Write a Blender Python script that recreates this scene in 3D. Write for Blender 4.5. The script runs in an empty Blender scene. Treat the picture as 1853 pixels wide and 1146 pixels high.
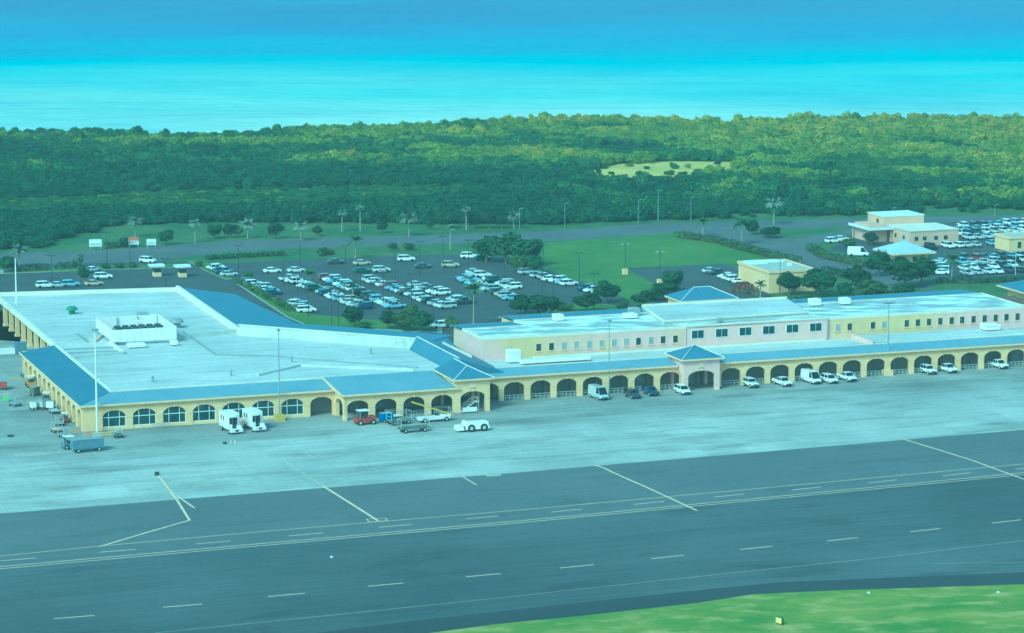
import bpy, math, random
from mathutils import Vector, Matrix
R = math.radians
sc = bpy.context.scene
col = sc.collection
random.seed(7)

# ------------------------------------------------------------------ camera
CAM_H, F_PX, CX, CY, TILT, YAW = 112.0, 5380.0, 926.5, 573.0, R(9.217), R(19.6)
cam_d = bpy.data.cameras.new('camera'); cam = bpy.data.objects.new('camera', cam_d); col.objects.link(cam)
cam.location = (0, 0, CAM_H); cam.rotation_euler = (R(90) - TILT, 0, 0)
cam_d.sensor_width = 36; cam_d.lens = F_PX / 1853 * 36
cam_d.clip_start = 1; cam_d.clip_end = 60000
sc.camera = cam
# ------------------------------------------------------------------ sky, sun, exposure
SUN_AZ, SUN_EL = 214.0, 40.0            # compass-like: degrees clockwise from +Y
w = bpy.data.worlds.new('World'); sc.world = w; w.use_nodes = True
nt = w.node_tree; nt.nodes.clear()
sky = nt.nodes.new('ShaderNodeTexSky'); sky.sky_type = 'NISHITA'; sky.sun_disc = False
sky.sun_elevation = R(SUN_EL); sky.sun_rotation = R(SUN_AZ)
sky.air_density = 1.0; sky.dust_density = 2.0; sky.ozone_density = 1.0
bg = nt.nodes.new('ShaderNodeBackground'); bg.inputs[1].default_value = 0.13
wo = nt.nodes.new('ShaderNodeOutputWorld')
nt.links.new(sky.outputs[0], bg.inputs[0]); nt.links.new(bg.outputs[0], wo.inputs[0])
sd = bpy.data.lights.new('sun', 'SUN'); sd.energy = 1.5; sd.angle = R(14); sd.color = (1, .96, .9)
so = bpy.data.objects.new('sun', sd); col.objects.link(so)
_d = Vector((math.sin(R(SUN_AZ)) * math.cos(R(SUN_EL)), math.cos(R(SUN_AZ)) * math.cos(R(SUN_EL)), math.sin(R(SUN_EL))))
so.rotation_euler = _d.to_track_quat('Z', 'Y').to_euler()
vs = sc.view_settings
vs.view_transform = 'Standard'; vs.look = 'None'; vs.gamma = 1; vs.use_curve_mapping = False
vs.exposure = 0.84
vs.use_white_balance = True              # the photograph is taken through blue-green cabin glass
vs.white_balance_temperature = 4000; vs.white_balance_tint = -58
sc.render.engine = 'CYCLES'
sc.cycles.use_denoising = True
sc.cycles.max_bounces = 5; sc.cycles.volume_bounces = 0; sc.cycles.transparent_max_bounces = 6

# ------------------------------------------------------------------ where things stand: bearings from the camera
def P(x, y, z=0.0):
    a = (x - CX) / F_PX; b = -(y - CY) / F_PX
    d = (a, math.cos(TILT) + b * math.sin(TILT), -math.sin(TILT) + b * math.cos(TILT))
    k = (z - CAM_H) / d[2]
    return Vector((d[0] * k, d[1] * k, z))
O = P(150, 782)
UX = Vector((math.cos(YAW), math.sin(YAW), 0)); VX = Vector((-math.sin(YAW), math.cos(YAW), 0))
def U(u, v, z=0.0):
    return O + UX * u + VX * v + Vector((0, 0, z))

# ------------------------------------------------------------------ materials
M = {}
def mat(name, c, c2=None, scale=0.4, rough=.85, detail=5, lo=.35, hi=.65, metallic=0, spec=.3, bump=0, bscale=None, stretch=None, c3=None, s3=4, a3=.35):
    m = bpy.data.materials.new(name); m.use_nodes = True
    n = m.node_tree.nodes; l = m.node_tree.links
    b = n['Principled BSDF']; b.inputs['Roughness'].default_value = rough; b.inputs['Metallic'].default_value = metallic
    b.inputs['Specular IOR Level'].default_value = spec
    b.inputs['Base Color'].default_value = (*c, 1)
    if c2 or bump:
        g = n.new('ShaderNodeNewGeometry'); vec = g.outputs['Position']
        if stretch:
            mp = n.new('ShaderNodeMapping'); mp.inputs['Scale'].default_value = stretch
            mp.inputs['Rotation'].default_value = (0, 0, -YAW)
            mp.vector_type = 'TEXTURE' if False else 'POINT'
            l.new(vec, mp.inputs[0]); vec = mp.outputs[0]
    if c2:
        t = n.new('ShaderNodeTexNoise'); t.inputs['Scale'].default_value = scale; t.inputs['Detail'].default_value = detail
        t.inputs['Roughness'].default_value = .62
        l.new(vec, t.inputs['Vector'])
        r = n.new('ShaderNodeValToRGB'); r.color_ramp.elements[0].position = lo; r.color_ramp.elements[1].position = hi
        r.color_ramp.elements[0].color = (*c, 1); r.color_ramp.elements[1].color = (*c2, 1)
        l.new(t.outputs[0], r.inputs[0]); out = r.outputs[0]
        if c3:
            t2 = n.new('ShaderNodeTexNoise'); t2.inputs['Scale'].default_value = s3; t2.inputs['Detail'].default_value = 4
            l.new(vec, t2.inputs['Vector'])
            r2 = n.new('ShaderNodeValToRGB'); r2.color_ramp.elements[0].position = .5; r2.color_ramp.elements[1].position = .7
            r2.color_ramp.elements[0].color = (0, 0, 0, 1); r2.color_ramp.elements[1].color = (a3, a3, a3, 1)
            l.new(t2.outputs[0], r2.inputs[0])
            mx = n.new('ShaderNodeMixRGB'); l.new(r2.outputs[0], mx.inputs[0]); l.new(out, mx.inputs[1]); mx.inputs[2].default_value = (*c3, 1)
            out = mx.outputs[0]
        l.new(out, b.inputs['Base Color'])
    if bump:
        t3 = n.new('ShaderNodeTexNoise'); t3.inputs['Scale'].default_value = bscale or 3; t3.inputs['Detail'].default_value = 4
        l.new(vec, t3.inputs['Vector'])
        bp = n.new('ShaderNodeBump'); bp.inputs['Strength'].default_value = bump; bp.inputs['Distance'].default_value = .3
        l.new(t3.outputs[0], bp.inputs['Height']); l.new(bp.outputs[0], b.inputs['Normal'])
    M[name] = m
    return m
mat('grass', (.055, .105, .030), (.115, .150, .045), .06, c3=(.16, .16, .07), s3=.25, a3=.5, bump=.6, bscale=1.5)
mat('meadow', (.62, .47, .12), (.42, .36, .08), .05, c3=(.66, .50, .17), s3=.3, a3=.5, bump=.6, bscale=1)
mat('lawn', (.085, .145, .022), (.135, .185, .028), .035, c3=(.19, .19, .05), s3=.22, a3=.5, bump=.5, bscale=2)
mat('rough_grass', (.12, .20, .022), (.27, .28, .04), .09, c3=(.44, .36, .12), s3=.22, a3=.85, bump=.8, bscale=2.5, stretch=(.75, 1.2, 1))
mat('asphalt_lot', (.060, .062, .064), (.085, .086, .088), .08, c3=(.05, .05, .05), s3=.4, a3=.5)
mat('road', (.10, .10, .10), (.135, .135, .135), .06)
mat('sand', (.5, .42, .3), (.6, .52, .4), .2)
mat('paint', (.74, .56, .36), (.50, .40, .29), .7, lo=.4, hi=.75)
mat('faint_paint', (.60, .50, .38), (.42, .38, .32), .6, lo=.35, hi=.65)
mat('kerb', (.42, .41, .38), (.32, .31, .29), .6)
mat('cream', (.70, .47, .23), (.76, .53, .29), .12, c3=(.56, .39, .21), s3=1.3, a3=.35)
mat('cream_trim', (.76, .55, .34), (.68, .48, .29), .8)
mat('upper_wall', (.66, .48, .24), (.69, .455, .43), .035, lo=.46, hi=.56, detail=3, c3=(.42, .36, .27), s3=.6, a3=.35)
mat('pink_wall', (.70, .45, .42), (.72, .48, .41), .08, c3=(.52, .37, .32), s3=.7, a3=.4)
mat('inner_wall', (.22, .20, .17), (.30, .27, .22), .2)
mat('blue_roof', (.095, .165, .25), (.115, .185, .275), .15, rough=.55, spec=.4, c3=(.13, .18, .24), s3=.6, a3=.4)
mat('front_blue_roof', (.21, .28, .355), (.25, .32, .39), .12, rough=.55, spec=.4, c3=(.25, .30, .34), s3=.5, a3=.4)  # paler blue for the front and arcade lean-to roofs
mat('patched_roof', (.36, .375, .375), (.80, .81, .81), .24, lo=.47, hi=.57, stretch=(.45, 1.5, 1), c3=(.30, .31, .31), s3=.5, a3=.5)
mat('parapet', (.74, .66, .55), (.64, .57, .48), .3)
mat('white_metal', (.80, .72, .70), (.72, .66, .64), .5, rough=.5)
mat('grey_metal', (.32, .33, .34), (.25, .26, .27), .8, rough=.5)
mat('dark_metal', (.05, .055, .06), rough=.6)
mat('galvanised', (.45, .46, .46), rough=.5)
mat('glass', (.012, .02, .025), rough=.12, spec=.6)
mat('window_glass', (.02, .04, .045), (.04, .07, .075), .4, rough=.15, spec=.6)
mat('frame_white', (.7, .7, .68), rough=.6)
mat('tyre', (.02, .02, .02), rough=.9)
mat('rim', (.5, .5, .5), rough=.4)
mat('lamp_lens', (.75, .75, .72), rough=.2)
mat('tail_lens', (.35, .02, .02), rough=.3)
mat('bumper', (.06, .06, .065), rough=.6)
mat('tan_wall', (.56, .37, .27), (.62, .42, .31), .3)
mat('concrete', (.40, .39, .35), (.48, .46, .41), .3)
mat('yellow_paint', (.62, .42, .07), (.52, .36, .08), 1)
mat('sign_yellow', (.85, .72, .12), rough=.6)
mat('orange', (.55, .25, .05), rough=.6)
mat('red_paint', (.33, .05, .045), (.25, .05, .045), 1.5, rough=.55)
mat('blue_paint', (.03, .14, .42), rough=.55)
mat('slate_paint', (.13, .18, .24), (.17, .22, .27), 1, rough=.55)
mat('olive', (.16, .17, .12), (.11, .12, .09), 1.5, rough=.7)
mat('lime', (.30, .55, .12), rough=.7)
mat('board_red', (.42, .12, .08), rough=.7)
mat('bark', (.16, .12, .085), (.22, .17, .12), 2)
mat('palm_bark', (.30, .27, .23), (.22, .2, .17), 2)
mat('flower_pink', (.17, .07, .06), (.07, .07, .03), .7)
def leafmat(name, c, c2, sc_=.35, v0=.75, v1=1.3):
    m = mat(name, c, c2, sc_, rough=.75, spec=.25, lo=.3, hi=.7)
    n = m.node_tree.nodes; l = m.node_tree.links; b = n['Principled BSDF']   # every bush its own shade of green
    oi = n.new('ShaderNodeObjectInfo'); hs = n.new('ShaderNodeHueSaturation'); mr = n.new('ShaderNodeMapRange'); mr.inputs['To Min'].default_value = v0; mr.inputs['To Max'].default_value = v1
    src = b.inputs['Base Color'].links[0].from_socket
    l.new(oi.outputs['Random'], mr.inputs[0]); l.new(mr.outputs[0], hs.inputs['Value']); l.new(src, hs.inputs['Color']); l.new(hs.outputs[0], b.inputs['Base Color'])
    return m
leafmat('leaf_dark', (.024, .056, .020), (.048, .082, .026))
leafmat('leaf_mid', (.052, .092, .022), (.095, .125, .030))
leafmat('leaf_light', (.150, .175, .022), (.24, .235, .036))
leafmat('wood_shaded', (.026, .068, .026), (.048, .095, .034), .05, .8, 1.2)  # wood greens run from cloud-shaded to sunlit, light painted into the leaf colour
leafmat('wood_mid', (.052, .112, .030), (.090, .140, .034), .05)
leafmat('wood_lit', (.15, .205, .026), (.235, .265, .038), .05, .85, 1.18)
leafmat('wood_sunlit', (.29, .28, .032), (.38, .33, .05), .05, .85, 1.15)
leafmat('leaf_dry', (.20, .185, .035), (.30, .255, .06))
leafmat('leaf_palm', (.050, .085, .035), (.090, .120, .055))
leafmat('leaf_grey', (.12, .15, .11), (.19, .21, .16))
PAINTS = {'white': (.82, .77, .75), 'silver': (.48, .49, .50), 'pale grey': (.64, .62, .61), 'charcoal': (.05, .052, .055), 'black': (.018, .018, .02),
          'dark blue': (.02, .045, .12), 'pale blue': (.30, .42, .52), 'dark red': (.20, .02, .025), 'beige': (.50, .42, .30), 'dark green': (.03, .08, .05)}
for k_, c_ in PAINTS.items():
    m_ = mat('car_' + k_, c_, rough=.28, spec=.5)
    m_.node_tree.nodes['Principled BSDF'].inputs['Coat Weight'].default_value = .5

def joint_mat(name, c, c2, sx, sy, dark, c3, scale=.03, tar=.5, streak=0, stained=0):
    """paving: tone patches, fine joints and tyre stains, all in the pavement's own plane"""
    m = bpy.data.materials.new(name); m.use_nodes = True; n = m.node_tree.nodes; l = m.node_tree.links
    b = n['Principled BSDF']; b.inputs['Roughness'].default_value = .88; b.inputs['Specular IOR Level'].default_value = .25
    g = n.new('ShaderNodeNewGeometry')
    mp = n.new('ShaderNodeMapping'); mp.inputs['Rotation'].default_value = (0, 0, -YAW); l.new(g.outputs['Position'], mp.inputs[0])
    def noise(s, d=5, st=None):
        t = n.new('ShaderNodeTexNoise'); t.inputs['Scale'].default_value = s; t.inputs['Detail'].default_value = d; t.inputs['Roughness'].default_value = .6
        if st:
            q = n.new('ShaderNodeMapping'); q.inputs['Scale'].default_value = st; l.new(mp.outputs[0], q.inputs[0]); l.new(q.outputs[0], t.inputs['Vector'])
        else:
            l.new(mp.outputs[0], t.inputs['Vector'])
        return t.outputs[0]
    def ramp(v, p0, p1, a, bb):
        r = n.new('ShaderNodeValToRGB'); r.color_ramp.elements[0].position = p0; r.color_ramp.elements[1].position = p1
        r.color_ramp.elements[0].color = (*a, 1); r.color_ramp.elements[1].color = (*bb, 1); l.new(v, r.inputs[0]); return r.outputs[0]
    base = ramp(noise(scale), .36, .64, c, c2)
    st = ramp(noise(scale * 2.2, 6, (.45, 1.6, 1)), .52, .70, (0, 0, 0), (tar, tar, tar))
    mx = n.new('ShaderNodeMixRGB'); l.new(st, mx.inputs[0]); l.new(base, mx.inputs[1]); mx.inputs[2].default_value = (*c3, 1)
    out = mx.outputs[0]
    if streak:
        sk = ramp(noise(1, 5, (.03, 1.1, 1)), .45, .75, (1.06, 1.06, 1.06), (1 - streak,) * 3)
        m4 = n.new('ShaderNodeMixRGB'); m4.blend_type = 'MULTIPLY'; m4.inputs[0].default_value = 1; l.new(out, m4.inputs[1]); l.new(sk, m4.inputs[2]); out = m4.outputs[0]
        bl = ramp(noise(.11, 6, (.5, 1.2, 1)), .56, .62, (1, 1, 1), (1 - streak * .8,) * 3)
        m5 = n.new('ShaderNodeMixRGB'); m5.blend_type = 'MULTIPLY'; m5.inputs[0].default_value = 1; l.new(out, m5.inputs[1]); l.new(bl, m5.inputs[2]); out = m5.outputs[0]
    if stained:
        sep = n.new('ShaderNodeSeparateXYZ'); l.new(mp.outputs[0], sep.inputs[0])
        wob = n.new('ShaderNodeMath'); wob.operation = 'MULTIPLY_ADD'; l.new(noise(.05, 6, (.5, 1.3, 1)), wob.inputs[0]); wob.inputs[1].default_value = 34; l.new(sep.outputs['Y'], wob.inputs[2])
        v0 = -O.x * math.sin(YAW) + O.y * math.cos(YAW)
        mrg = n.new('ShaderNodeMapRange'); mrg.inputs['From Min'].default_value = v0 - 12; mrg.inputs['From Max'].default_value = v0 + 8; mrg.inputs['To Min'].default_value = 1.0; mrg.inputs['To Max'].default_value = stained; l.new(wob.outputs[0], mrg.inputs[0])
        m7 = n.new('ShaderNodeMixRGB'); m7.blend_type = 'MULTIPLY'; m7.inputs[0].default_value = 1; l.new(out, m7.inputs[1]); l.new(mrg.outputs[0], m7.inputs[2]); out = m7.outputs[0]
    fine = ramp(noise(1.2, 4), .3, .7, (.88, .88, .88), (1.1, 1.1, 1.1))
    m3 = n.new('ShaderNodeMixRGB'); m3.blend_type = 'MULTIPLY'; m3.inputs[0].default_value = 1; l.new(out, m3.inputs[1]); l.new(fine, m3.inputs[2]); out = m3.outputs[0]
    if sx:
        br = n.new('ShaderNodeTexBrick'); br.offset = 0; br.inputs['Scale'].default_value = 1
        br.inputs['Brick Width'].default_value = sx; br.inputs['Row Height'].default_value = sy; br.inputs['Mortar Size'].default_value = .07
        br.inputs['Mortar Smooth'].default_value = .3
        br.inputs['Color1'].default_value = (1.05, 1.05, 1.05, 1); br.inputs['Color2'].default_value = (.93, .93, .93, 1); br.inputs['Mortar'].default_value = (dark, dark, dark, 1)
        l.new(mp.outputs[0], br.inputs['Vector'])
        m2 = n.new('ShaderNodeMixRGB'); m2.blend_type = 'MULTIPLY'; m2.inputs[0].default_value = 1; l.new(out, m2.inputs[1]); l.new(br.outputs[0], m2.inputs[2]); out = m2.outputs[0]
    l.new(out, b.inputs['Base Color']); M[name] = m
joint_mat('apron', (.35, .35, .325), (.49, .48, .44), 7.6, 6.1, .82, (.20, .195, .18), .035, .75, .2, .72)
joint_mat('white_roof', (.57, .555, .54), (.47, .465, .455), 9.0, 2.4, .93, (.40, .41, .40), .05, .6, .14)
joint_mat('shoulder', (.125, .130, .136), (.142, .146, .150), 0, 0, 1, (.112, .115, .12), .03, .5, .16)
joint_mat('taxiway', (.068, .076, .084), (.122, .130, .136), 0, 0, 1, (.062, .068, .076), .012, .7, .22)
joint_mat('old_edge', (.050, .054, .058), (.066, .069, .072), 0, 0, 1, (.045, .047, .05), .03, .5)

def sea_mat():
    m = bpy.data.materials.new('sea'); m.use_nodes = True; n = m.node_tree.nodes; l = m.node_tree.links
    b = n['Principled BSDF']; b.inputs['Roughness'].default_value = .35; b.inputs['IOR'].default_value = 1.33; b.inputs['Specular IOR Level'].default_value = .1
    g = n.new('ShaderNodeNewGeometry')
    mp = n.new('ShaderNodeMapping'); mp.inputs['Scale'].default_value = (.0022, .006, .01); l.new(g.outputs['Position'], mp.inputs[0])
    t = n.new('ShaderNodeTexNoise'); t.inputs['Scale'].default_value = 1; t.inputs['Detail'].default_value = 6; t.inputs['Roughness'].default_value = .55; l.new(mp.outputs[0], t.inputs['Vector'])
    sp = n.new('ShaderNodeSeparateXYZ'); l.new(g.outputs['Position'], sp.inputs[0])
    # metres offshore, with the bank edge wandering
    a = n.new('ShaderNodeMath'); a.operation = 'MULTIPLY_ADD'; l.new(t.outputs[0], a.inputs[0]); a.inputs[1].default_value = 420; l.new(sp.outputs['Y'], a.inputs[2])
    x = n.new('ShaderNodeMath'); x.operation = 'MULTIPLY_ADD'; l.new(sp.outputs['X'], x.inputs[0]); x.inputs[1].default_value = -.10; l.new(a.outputs[0], x.inputs[2])
    mr = n.new('ShaderNodeMapRange'); mr.inputs['From Min'].default_value = 1330; mr.inputs['From Max'].default_value = 2330; l.new(x.outputs[0], mr.inputs[0])
    r = n.new('ShaderNodeValToRGB'); e = r.color_ramp
    e.elements[0].position = 0; e.elements[0].color = (.60, .66, .55, 1)
    e.elements[1].position = 1; e.elements[1].color = (.028, .088, .265, 1)
    for p, c in ((.10, (.46, .60, .52)), (.24, (.27, .53, .50)), (.36, (.13, .45, .485)), (.56, (.055, .19, .38)), (.78, (.032, .105, .30))):
        q = e.elements.new(p); q.color = (*c, 1)
    l.new(mr.outputs[0], r.inputs[0])
    tl = n.new('ShaderNodeTexNoise'); tl.inputs['Scale'].default_value = .0045; tl.inputs['Detail'].default_value = 3; l.new(g.outputs['Position'], tl.inputs['Vector'])
    rl = n.new('ShaderNodeValToRGB'); rl.color_ramp.elements[0].position = .42; rl.color_ramp.elements[1].position = .66; rl.color_ramp.elements[0].color = (0, 0, 0, 1); rl.color_ramp.elements[1].color = (.32, .32, .32, 1); l.new(tl.outputs[0], rl.inputs[0])
    ml = n.new('ShaderNodeMixRGB'); l.new(rl.outputs[0], ml.inputs[0]); l.new(r.outputs[0], ml.inputs[1]); ml.inputs[2].default_value = (.10, .28, .42, 1)
    # patches of weed on the bottom and wind lanes
    mp2 = n.new('ShaderNodeMapping'); mp2.inputs['Scale'].default_value = (.0045, .045, .02); l.new(g.outputs['Position'], mp2.inputs[0])
    t2 = n.new('ShaderNodeTexNoise'); t2.inputs['Scale'].default_value = 1; t2.inputs['Detail'].default_value = 7; l.new(mp2.outputs[0], t2.inputs['Vector'])
    r2 = n.new('ShaderNodeValToRGB'); r2.color_ramp.elements[0].position = .5; r2.color_ramp.elements[1].position = .78
    r2.color_ramp.elements[0].color = (0, 0, 0, 1); r2.color_ramp.elements[1].color = (.4, .4, .4, 1); l.new(t2.outputs[0], r2.inputs[0])
    mx = n.new('ShaderNodeMixRGB'); l.new(r2.outputs[0], mx.inputs[0]); l.new(ml.outputs[0], mx.inputs[1]); mx.inputs[2].default_value = (.08, .24, .36, 1)
    mp4 = n.new('ShaderNodeMapping'); mp4.inputs['Scale'].default_value = (.03, .11, .1); l.new(g.outputs['Position'], mp4.inputs[0])
    t4 = n.new('ShaderNodeTexNoise'); t4.inputs['Scale'].default_value = 1; t4.inputs['Detail'].default_value = 8; t4.inputs['Roughness'].default_value = .7; l.new(mp4.outputs[0], t4.inputs['Vector'])
    r4 = n.new('ShaderNodeValToRGB'); r4.color_ramp.elements[0].position = .3; r4.color_ramp.elements[1].position = .72; r4.color_ramp.elements[0].color = (.78, .82, .86, 1); r4.color_ramp.elements[1].color = (1.22, 1.15, 1.1, 1); l.new(t4.outputs[0], r4.inputs[0])
    m6 = n.new('ShaderNodeMixRGB'); m6.blend_type = 'MULTIPLY'; m6.inputs[0].default_value = 1; l.new(mx.outputs[0], m6.inputs[1]); l.new(r4.outputs[0], m6.inputs[2])
    l.new(m6.outputs[0], b.inputs['Base Color'])
    mp3 = n.new('ShaderNodeMapping'); mp3.inputs['Scale'].default_value = (.06, .16, .1); l.new(g.outputs['Position'], mp3.inputs[0])
    t3 = n.new('ShaderNodeTexNoise'); t3.inputs['Scale'].default_value = 1; t3.inputs['Detail'].default_value = 6; l.new(mp3.outputs[0], t3.inputs['Vector'])
    bp = n.new('ShaderNodeBump'); bp.inputs['Strength'].default_value = .7; bp.inputs['Distance'].default_value = 2.5; l.new(t3.outputs[0], bp.inputs['Height']); l.new(bp.outputs[0], b.inputs['Normal'])
    M['sea'] = m
sea_mat()

# ------------------------------------------------------------------ builders
class MB:
    def __init__(s): s.v = []; s.f = []; s.mi = []; s.cur = 0
    def quad(s, *p):
        i = len(s.v); s.v += [tuple(q) for q in p]; s.f.append(tuple(range(i, i + len(p)))); s.mi.append(s.cur); return s
    def hexa(s, p):      # p: 4 bottom (ccw), 4 top
        i = len(s.v); s.v += [tuple(q) for q in p]
        for f in ((3, 2, 1, 0), (4, 5, 6, 7), (0, 1, 5, 4), (1, 2, 6, 5), (2, 3, 7, 6), (3, 0, 4, 7)):
            s.f.append(tuple(i + k for k in f)); s.mi.append(s.cur)
        return s
    def box(s, x0, x1, y0, y1, z0, z1):
        return s.hexa([(x0, y0, z0), (x1, y0, z0), (x1, y1, z0), (x0, y1, z0), (x0, y0, z1), (x1, y0, z1), (x1, y1, z1), (x0, y1, z1)])
    def taper(s, b, t, z0, z1):   # rects (x0,x1,y0,y1)
        return s.hexa([(b[0], b[2], z0), (b[1], b[2], z0), (b[1], b[3], z0), (b[0], b[3], z0), (t[0], t[2], z1), (t[1], t[2], z1), (t[1], t[3], z1), (t[0], t[3], z1)])
    def prism(s, pts, z0, z1):
        i = len(s.v); n = len(pts); s.v += [(p[0], p[1], z0) for p in pts] + [(p[0], p[1], z1) for p in pts]
        s.f.append(tuple(range(i + n - 1, i - 1, -1))); s.f.append(tuple(range(i + n, i + 2 * n))); s.mi += [s.cur] * 2
        for k in range(n):
            s.f.append((i + k, i + (k + 1) % n, i + n + (k + 1) % n, i + n + k)); s.mi.append(s.cur)
        return s
    def tube(s, p0, p1, r0, r1=None, n=8):
        r1 = r0 if r1 is None else r1
        p0 = Vector(p0); p1 = Vector(p1); d = (p1 - p0).normalized()
        a = d.orthogonal().normalized(); b = d.cross(a); i = len(s.v)
        for c, r in ((p0, r0), (p1, r1)):
            for k in range(n):
                q = c + (a * math.cos(2 * math.pi * k / n) + b * math.sin(2 * math.pi * k / n)) * r; s.v.append(tuple(q))
        for k in range(n):
            s.f.append((i + k, i + (k + 1) % n, i + n + (k + 1) % n, i + n + k)); s.mi.append(s.cur)
        s.f.append(tuple(range(i + n - 1, i - 1, -1))); s.f.append(tuple(range(i + n, i + 2 * n))); s.mi += [s.cur] * 2
        return s
    def bar(s, p0, p1, w):
        return s.tube(p0, p1, w * .7, n=4)
    def mesh(s, name, mats):
        me = bpy.data.meshes.new(name); me.from_pydata(s.v, [], s.f)
        for m in (mats if isinstance(mats, (list, tuple)) else [mats]): me.materials.append(M[m] if isinstance(m, str) else m)
        if any(s.mi): me.polygons.foreach_set('material_index', s.mi)
        me.update(); return me
    def build(s, name, mats, parent=None):
        return link(name, s.mesh(name, mats), parent)
def link(name, me, parent=None, loc=None, rz=None):
    o = bpy.data.objects.new(name, me); col.objects.link(o)
    if parent: o.parent = parent
    if loc is not None: o.location = loc
    if rz is not None: o.rotation_euler = (0, 0, rz)
    return o
def tag(o, label=None, cat=None, group=None, kind=None):
    if label: o['label'] = label
    if cat: o['category'] = cat
    if group: o['group'] = group
    if kind: o['kind'] = kind
    return o
def thing(name, label, cat, loc=(0, 0, 0), rz=0, group=None):
    o = bpy.data.objects.new(name, None); col.objects.link(o); o.location = loc; o.rotation_euler = (0, 0, rz)
    o.empty_display_size = .5
    return tag(o, label, cat, group)
def copy_tree(o, parent=None):
    c = o.copy(); col.objects.link(c); c.parent = parent
    for ch in list(o.children): copy_tree(ch, c)
    return c
def sheet(name, pts, z, m, parent=None, kind='structure'):
    me = bpy.data.meshes.new(name); me.from_pydata([(p[0], p[1], z) for p in pts], [], [tuple(range(len(pts)))])
    me.materials.append(M[m]); me.update()
    if me.polygons[0].normal.z < 0: me.flip_normals()
    o = link(name, me, parent)
    if not parent: tag(o, kind=kind)
    return o
def pp(l, z=0): return [P(x, y, z) for x, y in l]
def ribbon(name, pts, wd, z, m, parent):
    mb = MB(); n = len(pts); L = []; Rr = []
    for i, p in enumerate(pts):
        a = pts[max(i - 1, 0)]; b = pts[min(i + 1, n - 1)]; d = (b - a); d.z = 0; d.normalize(); q = Vector((-d.y, d.x, 0)) * wd / 2
        L.append((p.x + q.x, p.y + q.y, z)); Rr.append((p.x - q.x, p.y - q.y, z))
    for i in range(n - 1): mb.quad(Rr[i], Rr[i + 1], L[i + 1], L[i])
    return mb.build(name, m, parent)

# ------------------------------------------------------------------ THE SETTING
COAST = [(-60, 234), (0, 233), (90, 229), (200, 232), (310, 237), (430, 233), (470, 227), (560, 223), (700, 219), (900, 210), (1080, 205), (1180, 209), (1300, 211), (1400, 209), (1600, 206), (1853, 205), (1920, 204)]
coast_w = [P(x, y - 1, 3.7) for x, y in COAST]
for p in coast_w: p.z = 0
coast_pts = [Vector((-1500, coast_w[0].y - 130, 0)), Vector((-500, coast_w[0].y - 30, 0))] + coast_w + [Vector((520, coast_w[-1].y + 30, 0)), Vector((1500, coast_w[-1].y + 120, 0))]
def coast_y(x):
    for a, b in zip(coast_pts[:-1], coast_pts[1:]):
        if a.x <= x <= b.x: return a.y + (b.y - a.y) * (x - a.x) / (b.x - a.x)
    return 1180
sheet('ground', [(-1500, -400), (1500, -400)] + [(p.x, p.y + 4) for p in reversed(coast_pts)], 0, 'grass')
sheet('beach', [(p.x, p.y + 2) for p in coast_pts] + [(p.x, p.y + 12) for p in reversed(coast_pts)], -.15, 'sand')
sheet('sea', [(-11900, 900), (11900, 900), (11900, 19900), (-11900, 19900)], -.6, 'sea')

apron = sheet('apron', [U(-260, -60)] + pp([(-200, 946), (0, 930), (930, 856), (1853, 778), (2100, 757)]) + [U(330, -40), U(330, 20), U(16, 20), U(16, 150), U(-260, 150)], .02, 'apron')
shoulder = sheet('apron_shoulder', pp([(-300, 955), (0, 930), (930, 856), (1853, 778), (2150, 753)]) + pp([(2150, 829), (1853, 857), (930, 945.6), (0, 1028), (-300, 1055)]), .028, 'shoulder')
GRASS_EDGE = [(-300, 1262), (300, 1205), (780, 1146), (900, 1130), (1054, 1115), (1260, 1092), (1363, 1076), (1517, 1069), (1853, 1058), (2200, 1048)]
taxi = sheet('taxiway', pp([(2150, 829), (1853, 857), (930, 945.6), (0, 1028), (-300, 1055)]) + pp(GRASS_EDGE), .024, 'taxiway')
sheet('pavement_edge', pp([(-300, 1240), (300, 1180), (700, 1130), (900, 1107), (1260, 1069), (1414, 1054), (1853, 1036), (2200, 1024)]) + pp(list(reversed(GRASS_EDGE))), .032, 'old_edge')
sheet('infield_grass', pp(GRASS_EDGE) + [P(2200, 1400), P(-300, 1400)], .045, 'rough_grass')

# painted markings
def mark(pts, wd, parent=taxi, z=.042, m='paint', name='painted_line'): return ribbon(name, pp(pts), wd, z, m, parent)
mark([(-200, 1026), (0, 1007), (178, 989), (480, 962), (930, 924.5), (1400, 882), (1853, 840), (2100, 818)], .24)
mark([(-200, 1044.5), (0, 1026), (930, 944), (1400, 899.5), (1853, 856), (2100, 832)], .3)
mark([(-200, 1048.5), (0, 1030), (930, 947.5), (1400, 903), (1853, 859.5), (2100, 835.5)], .3)
for x0, x1, y in [(0, 66, 1013), (180, 246, 997.3), (354, 417, 982.3), (523, 584, 967.7), (686, 746, 952.2), (843, 902, 937.1), (998, 1053, 924.6), (1147, 1202, 910.7), (1292, 1347, 897.4), (1433, 1486, 884.5), (1572, 1623, 871.6), (1706, 1756, 858.8), (1838, 1890, 847)]:
    mark([(x0, y + 2.7), (x1, y - 2.7)], .3, name='painted_dash')
for x0, x1, y in [(98, 171, 1117.3), (295, 366, 1096.7), (485, 552, 1077.2), (666, 730, 1058.6), (843, 906, 1041.5), (1014, 1075, 1025.4), (1179, 1237, 1008.5), (1340, 1398, 992), (1497, 1552, 976.6), (1647, 1702, 960), (1795, 1848, 944.2)]:
    mark([(x0, y + 3), (x1, y - 3)], .32, name='painted_dash')
mark([(281, 1146), (600, 1114), (930, 1079.7), (1300, 1040), (1600, 1009), (1853, 979), (2050, 955)], .13, m='faint_paint')
mark([(1690, 1020.5), (1733, 1019.5), (1853, 1019)], .12, m='faint_paint', z=.05)
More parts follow.
